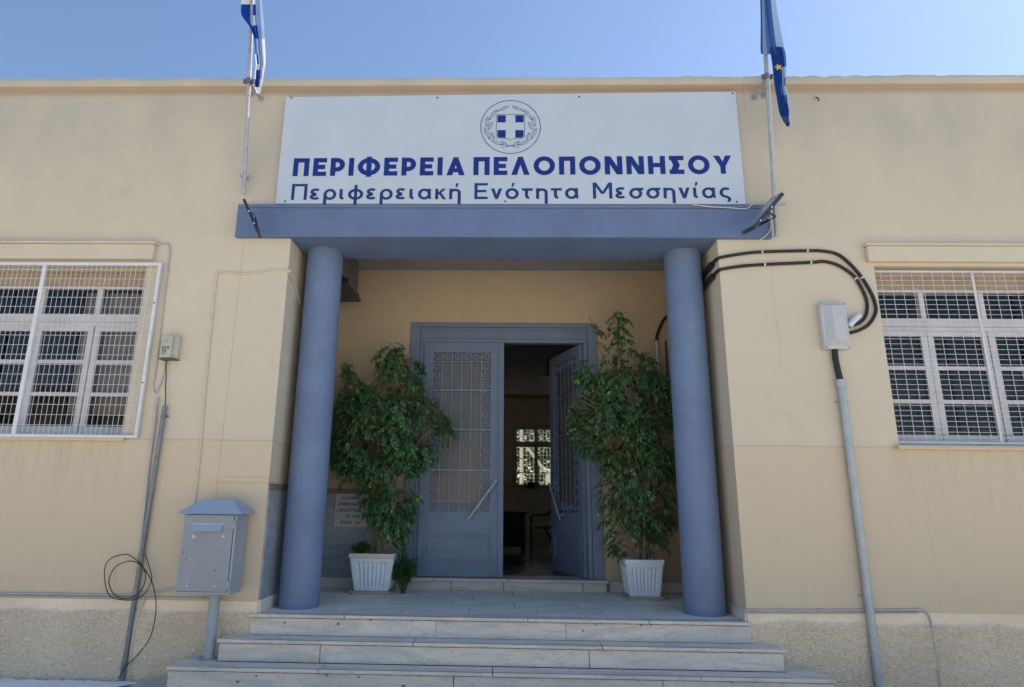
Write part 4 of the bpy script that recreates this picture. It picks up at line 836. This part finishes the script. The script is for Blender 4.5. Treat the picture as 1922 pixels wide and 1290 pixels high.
def star(c,r,off): return [c+V(math.cos(R_(90+36*i+off))*(r if i%2==0 else r*.4),0,math.sin(R_(90+36*i+off))*(r if i%2==0 else r*.4)) for i in range(10)]
sm_=MB(); cst=on(1461,126,-.455); sm_.prism(star(cst,.042,12),(0,.003,0)); so_=obj('star',sm_,CY,fo)
# ------------------------------------------------------------------ mailbox
mx=thing('mailbox','grey metal mailbox on a round post with a hipped roof lid, standing on the steps','mailbox',(-2.465,-.15,-.344))
x0,x1,yf,yk,z0,z1=-2.752,-2.283,-.30,-.055,.19,.845
obj('body',MB().box(x0,x1,yf,yk,z0,z1),MAILM,mx,bevel=.004)
obj('post',MB().lathe((-2.465,-.15,-.344),[(.045,.004),(.045,.53)],24),MAILM,mx); obj('base_flange',MB().lathe((-2.465,-.15,-.344),[(.085,.0005),(.085,.008)],24),MAILM,mx)
ex0,ex1,ey0,ey1=x0-.05,x1+.06,yf-.05,yk+.04; zr=.975
mb=MB(); rx0,rx1=x0+.11,x1-.085; ry0,ry1=yf+.09,yk-.07
mb.add([(ex0,ey0,z1+.004),(ex1,ey0,z1+.004),(ex1,ey1,z1+.004),(ex0,ey1,z1+.004),(rx0,ry0,zr),(rx1,ry0,zr),(rx1,ry1,zr),(rx0,ry1,zr)],[(3,2,1,0),(0,1,5,4),(1,2,6,5),(2,3,7,6),(3,0,4,7),(4,5,6,7)])
obj('roof',mb,MAILR,mx,bevel=.002)
d0,d1,e0,e1=x0+.018,x1-.022,z0+.022,z1-.006
dr=obj('door',MB().box(d0,d1,yf-.010,yf-.0015,e0,e1),simple('mailbox_door_paint',(.27,.30,.33),.5,.1,.05,3),mx,bevel=.0015)
obj('gap_shadow',MB().box(d0-.004,d1+.004,yf-.0014,yf-.0004,e0-.004,e1+.0),INK,dr)
sx0,sx1,sz0,sz1=d0+.075,d1-.095,z1-.14,z1-.085
mb=MB().add([(sx0,yf-.0105,sz1),(sx1,yf-.0105,sz1),(sx1,yf-.045,sz0),(sx0,yf-.045,sz0),(sx0,yf-.0105,sz0),(sx1,yf-.0105,sz0)],[(0,1,2,3),(0,3,4),(1,5,2)]); mb.box(sx0-.012,sx1+.012,yf-.0125,yf-.0105,sz1,sz1+.012)
obj('slot_hood',mb,MAILR,dr)
mb=MB().box(sx0,sx1,yf-.0115,yf-.0102,sz0+.004,sz0+.03); obj('slot',mb,INK,dr)
for z in (z1-.085,z0+.075): obj('hinge',MB().tube([(d1+.004,yf-.014,z-.035),(d1+.004,yf-.014,z+.035)],.007,10).box(d1-.004,d1+.02,yf-.013,yf-.0102,z-.03,z+.03),MAILM,dr)
mb=MB()
for x,z,r in ((d0+.09,z1-.185,.013),(d0+.105,z1-.195,.009),(d1-.075,z1-.18,.011),(d1-.085,z1-.185,.007),(d0+.085,z1-.37,.009),(d0+.07,z1-.33,.004),(d0+.08,z0+.10,.006),(d0+.09,z0+.115,.004),(d0+.085,z0+.07,.009),(d1-.11,z0+.07,.009),(d1-.13,z1-.26,.005),(d0+.075,z0+.13,.004),(d0+.10,z0+.03,.005)):
    pts=[V(x+r*(.6+.6*random.random())*math.cos(a),yf-.0103,z+r*(.6+.9*random.random())*math.sin(a)) for a in [i*math.pi/5 for i in range(10)]]
    mb.prism(pts,(0,-.0006-random.random()*.0003,0))
obj('chipped_paint_spots',mb,CHIP,dr)
for x_,z_ in ((d0+.02,.53),(d1-.115,.385)): obj('screw_hole',MB().tube([(x_,yf-.010,z_),(x_,yf-.0115,z_)],.006,8),INK,dr)
# ------------------------------------------------------------------ potted ficus trees
def pot(cx,cy,w0,w1,h,label,label2):
    # ribbed square planter, w0 bottom w1 top widths
    t=thing('plant_pot',label,'plant pot',(cx,cy,.03),'square white planters in the porch'); z0=.035
    mb=MB(); ring_=[]; 
    def section(wd,z,rib):
        out=[]; hw=wd/2
        for side in range(4):
            for k in range(33):
                u=-1+2*k/32; e=(rib*(.5-.5*math.cos(k/32*math.pi*2*9)) if .08<k/32<.92 else 0)
                p=(u*hw*.94,-(hw-e)); a=side*math.pi/2; out.append((cx+p[0]*math.cos(a)-p[1]*math.sin(a),cy+p[0]*math.sin(a)+p[1]*math.cos(a),z))
        return out
    S=[section(w0,z0,0),section(w0+(w1-w0)*.06,z0+h*.06,.0),section(w0+(w1-w0)*.1,z0+h*.1,.011),section(w0+(w1-w0)*.74,z0+h*.74,.011),section(w0+(w1-w0)*.79,z0+h*.79,0),section(w0+(w1-w0)*.86,z0+h*.87,0)]
    n_=len(S[0]); vs=[p for s in S for p in s]; mb.add(vs,[(j*n_+i,j*n_+(i+1)%n_,(j+1)*n_+(i+1)%n_,(j+1)*n_+i) for j in range(len(S)-1) for i in range(n_)],smooth=False)
    mb.add(S[0],[tuple(reversed(range(n_)))])
    obj('body',mb,POTM,t)
    hw=w1/2; z1=z0+h*.87; mb=MB()
    for a,b,c,d in ((-hw,hw,-hw,-hw+.03),(-hw,hw,hw-.03,hw),(-hw,-hw+.03,-hw+.0302,hw-.0302),(hw-.03,hw,-hw+.0302,hw-.0302)): mb.box(cx+a,cx+b,cy+c,cy+d,z1,z0+h)
    obj('rim',mb,SAUC if cx<0 else POTM,t,bevel=.006)
    mb=MB().box(cx-hw+.03,cx+hw-.03,cy-hw+.03,cy+hw-.03,z0+h*.75,z0+h*.93); obj('soil',mb,SOIL,t)
    sw=w0*1.22; mb=MB(); q0=sw/2-.035;q1=sw/2
    vs=[(cx+i*q,cy+j*q,z) for q,z in((q0,.001),(q1,.035),(q1-.012,.035),(q0-.012,.012)) for i,j in((-1,-1),(1,-1),(1,1),(-1,1))]
    mb.add(vs,[(3,2,1,0)]+[(k*4+i,k*4+(i+1)%4,(k+1)*4+(i+1)%4,(k+1)*4+i) for k in range(3) for i in range(4)]+[(12,13,14,15)])
    obj('plant_saucer',mb,SAUC,loc=(cx,cy,.001),label=label2,cat='saucer',group='saucers under the planters')
    return z0+h*.93
def inpoly(x,y,P):
    c=False;n_=len(P)
    for i in range(n_):
        x1,y1=P[i];x2,y2=P[i-1]
        if (y1>y)!=(y2>y) and x<(x2-x1)*(y-y1)/(y2-y1)+x1: c=not c
    return c
def dist_edge(x,y,P):
    m=1e9
    for i in range(len(P)):
        ax,ay=P[i];bx,by=P[i-1]; dx,dy=bx-ax,by-ay; t=max(0,min(1,((x-ax)*dx+(y-ay)*dy)/(dx*dx+dy*dy+1e-9))); m=min(m,math.hypot(x-ax-t*dx,y-ay-t*dy))
    return m
def ficus(label,P,base,Y,ymin,ymax,ntw,trunks,seed,holes=(),thin=None,stems=3):
    random.seed(seed); t=thing('ficus_tree',label,'tree',tuple(base),'weeping fig trees in the porch')
    xs=[p[0] for p in P];ys=[p[1] for p in P]
    tips=[]
    tries=0
    while len(tips)<ntw and tries<60000:
        tries+=1; x=random.uniform(min(xs),max(xs)); y=random.uniform(min(ys),max(ys))
        if not inpoly(x,y,P): continue
        if any(math.hypot((x-hx)/hr,(y-hy)/hr2)<1 for hx,hy,hr,hr2 in holes) and random.random()<.9: continue
        if thin and random.random()>thin(x,y): continue
        de=dist_edge(x,y,P); dd=min(.46,de/CF*7.2*.95+.05)
        yy=Y+random.uniform(-1,1)*dd
        # clumps
        q=on(x,y,yy); 
        if math.sin(q.x*9+q.z*7)+math.sin(q.z*11-q.y*6)+random.gauss(0,.7)<-.6: continue
        if yy<ymin or yy>ymax: continue
        tips.append(q)
    # trunk stems
    tk=MB(); stempts=[]
    for k,tr in enumerate(trunks):
        pts=[]
        for (x,y,dy) in tr: pts.append(on(x,y,Y+dy))
        pts[0]=V(pts[0].x,pts[0].y,base.z-.05); Q=smooth(pts,8); r0=.022 if k==0 else .014
        tk.tube(Q,[r0*(1-.75*i/(len(Q)-1)) for i in range(len(Q))],8); stempts+=Q
    br=MB(); lf=MB()
    for q in tips:
        # nearest stem point somewhat below
        c=min(stempts,key=lambda p:(p-q).length+ (0.6*max(0,p.z-q.z+.08)))
        side=(q-c); hor=V(side.x,side.y,0)
        if side.length>.12 and random.random()<.6:
            mid=c.lerp(q,.5)+V(0,0,.05); br.tube(smooth([c,mid,q+V(0,0,.03)],3),[.0045,.004,.0035,.003,.0025,.0022,.002],4,cap=False)
        out=(hor.normalized() if hor.length>.02 else V(random.uniform(-1,1),random.uniform(-1,1),0)).normalized()
        a=random.uniform(-.9,.9); out=V(out.x*math.cos(a)-out.y*math.sin(a),out.x*math.sin(a)+out.y*math.cos(a),0)
        up=random.uniform(-.1,.5); d=(out*.8+V(0,0,up)).normalized(); p=q-d*.10; nl=random.randint(6,9); pts=[p]
        tone0=random.random()
        young=random.random()<.16
        for k in range(nl):
            d=(d+V(0,0,-.20)).normalized(); p=p+d*random.uniform(.016,.024); pts.append(p)
            s=d.cross(V(0,0,1)); s=s.normalized() if s.length>.05 else V(1,0,0)
            sd_=s*(1 if k%2 else -1)
            ld=(sd_*random.uniform(.3,.8)+d*.35+V(random.gauss(0,.2),random.gauss(0,.2),-.75)).normalized()
            L=random.uniform(.036,.058)*(1 if k<nl-1 else .8)
            tone=min(.85,.15+.5*tone0+random.uniform(0,.25)); 
            if young and k>nl-5: tone=random.uniform(.8,1.)
            leaf_quad(lf,p,ld,(out+V(random.gauss(0,.4),random.gauss(0,.4),.5)),L,L*.6,tone)
        br.tube(pts,.0016,3,cap=False)
    obj('trunk',tk,BARK,t); obj('branches',br,BARK,t); obj('crown',lf,LEAF,t)
    return t
lp_=V(on(701,1106,1.47).x,1.50,0); top=pot(lp_.x,1.50,.375,.50,.39,'left square white ribbed planter holding a weeping fig','shallow beige saucer under the left planter')
P1_=[(757,634),(740,640),(710,648),(700,662),(708,690),(700,712),(672,712),(668,690),(655,676),(643,683),(640,705),(629,726),(626,757),(620,801),(620,854),(637,907),(675,918),(684,969),(686,1008),(710,1016),(746,1022),(763,1000),(775,960),(795,925),(777,885),(808,863),(821,841),(843,819),(855,783),(830,768),(821,752),(800,735),(794,700),(803,673),(785,668),(766,690),(764,650)]
def thinL(x,y): return (.42 if (y<700 or (x<675 and y<740)) else (.55 if x>800 else .95)) if y<880 else .60
ficus('bushy weeping fig in the left white planter, by the marble plaque',P1_,V(lp_.x,1.5,top),1.45,1.0,1.76,1850,[[(712,1045,0),(714,980,.02),(706,900,-.03),(712,820,0),(722,740,.03),(745,650,0)],[(704,1045,.02),(700,960,.05),(690,880,0),(665,800,.02),(650,720,0)],[(722,1045,0),(730,960,-.04),(750,890,0),(785,830,-.04),(825,790,-.03)],[(708,1045,-.03),(722,930,-.08),(735,840,-.1),(760,760,-.05)]],3,thin=thinL)
rp_=V(on(1206,1112,1.36).x,1.38,0); top2=pot(rp_.x,1.38,.325,.415,.375,'right square white ribbed planter holding the taller weeping fig','shallow saucer under the right planter')
P2_=[(1097,586),(1112,581),(1125,600),(1140,612),(1143,582),(1160,575),(1176,584),(1192,600),(1196,618),(1180,640),(1195,650),(1215,652),(1232,655),(1240,690),(1262,705),(1268,800),(1275,900),(1270,980),(1253,992),(1256,1025),(1238,1030),(1225,1000),(1212,1045),(1200,1062),(1191,1031),(1145,1035),(1131,1008),(1122,949),(1115,907),(1131,857),(1090,843),(1067,793),(1072,743),(1090,715),(1067,676),(1085,666),(1118,683),(1130,690),(1122,650),(1118,615)]
def thinR(x,y):
    if y<690: return .22
    return .8 if y<860 else .42
ficus('taller weeping fig in the right white planter, reaching above the door frame',P2_,V(rp_.x,1.38,top2),1.36,.95,1.74,1500,[[(1205,1052,0),(1195,950,.02),(1180,860,0),(1168,780,.03),(1162,700,0),(1160,590,.02)],[(1212,1052,.02),(1222,960,.04),(1228,880,0),(1224,800,.03),(1215,700,0)],[(1200,1052,-.02),(1190,960,-.06),(1165,880,-.04),(1130,800,-.03),(1095,720,0)],[(1208,1052,-.03),(1212,930,-.08),(1235,850,-.1),(1228,740,-.05)],[(1203,1052,.03),(1200,900,.0),(1160,740,0),(1128,660,.02),(1105,590,0)]],5,thin=thinR)
def herb(label,cx,cy,z0,w_,h_,n_,stem,seed):
    random.seed(seed); t=thing('herb_plant',label,'plant',(cx,cy,z0)); lf=MB(); st=MB()
    for i in range(n_):
        a=random.random()*6.28; r=w_*math.sqrt(random.random()); hh=h_*random.uniform(.45,1.)*(1-.35*(r/w_)**2)
        e=V(cx+r*math.cos(a),cy+r*math.sin(a)*.7,z0+hh); b=V(cx+r*.12*math.cos(a),cy+r*.12*math.sin(a),z0+.003)
        Q=smooth([b,b.lerp(e,.55)+V(0,0,.04),e],5); st.tube(Q,.0018,3,cap=False)
        for k,p in enumerate(Q[int(len(Q)*stem):]):
            for _ in range(4):
                d=V(random.gauss(0,1),random.gauss(0,1),random.gauss(.3,.5)); leaf_quad(lf,p+V(random.gauss(0,.01),random.gauss(0,.01),random.gauss(0,.01)),d,V(0,0,1),random.uniform(.022,.04),.012,random.random())
    obj('stems',st,simple('herb_stem',(.12,.17,.06),.7),t); obj('foliage',lf,FERN,t)
hb=on(757,1108,1.42); herb('feathery green herb growing on the porch floor right of the left planter',hb.x+.0,1.42,.0,.17,.50,95,.42,11)
hb=on(678,1042,1.36); herb('small leafy herb at the left rim of the left planter',hb.x,1.36,top-.01,.11,.15,34,.25,12)
# concrete skim at the foot of the wall, left of the steps
mb=MB(); random.seed(4); top_=[];bot=[]
for i in range(30):
    x=-3.35+i*.0225; top_.append(V(x,-.02,GZ+.02+.10*(i/29)**2+random.uniform(-.006,.006))); bot.append(V(x,-.16-.12*random.random()*.3,GZ+.001))
vs=top_+bot; mb.add(vs,[(i+30,i+31,i+1,i) for i in range(29)]); mb.add([V(-2.70,-.02,GZ+.12),V(-2.70,-.2,GZ-.01),V(-2.70,-.02,GZ-.01)],[(0,1,2)])
obj('cement_fillet',mb,CONC,kind='structure')

# white-washed strip of pavement at the foot of the wall, left
mb=MB(); random.seed(9); a_=[];b_=[]
for i in range(80):
    x=-6.2+i*.04; k=min(1,(79-i)/14)
    a_.append((x,-.035-random.random()*.035,GZ+.030)); b_.append((x,-.035-(.55+random.random()*.05)*k,GZ+.022))
mb.add(a_+b_,[(i+80,i+81,i+1,i) for i in range(79)])
obj('white_washed_pavement',mb,simple('whitewash',(.85,.86,.87),.8,0,.06,8,.006,((.5,.5,.5),.3)),kind='structure')
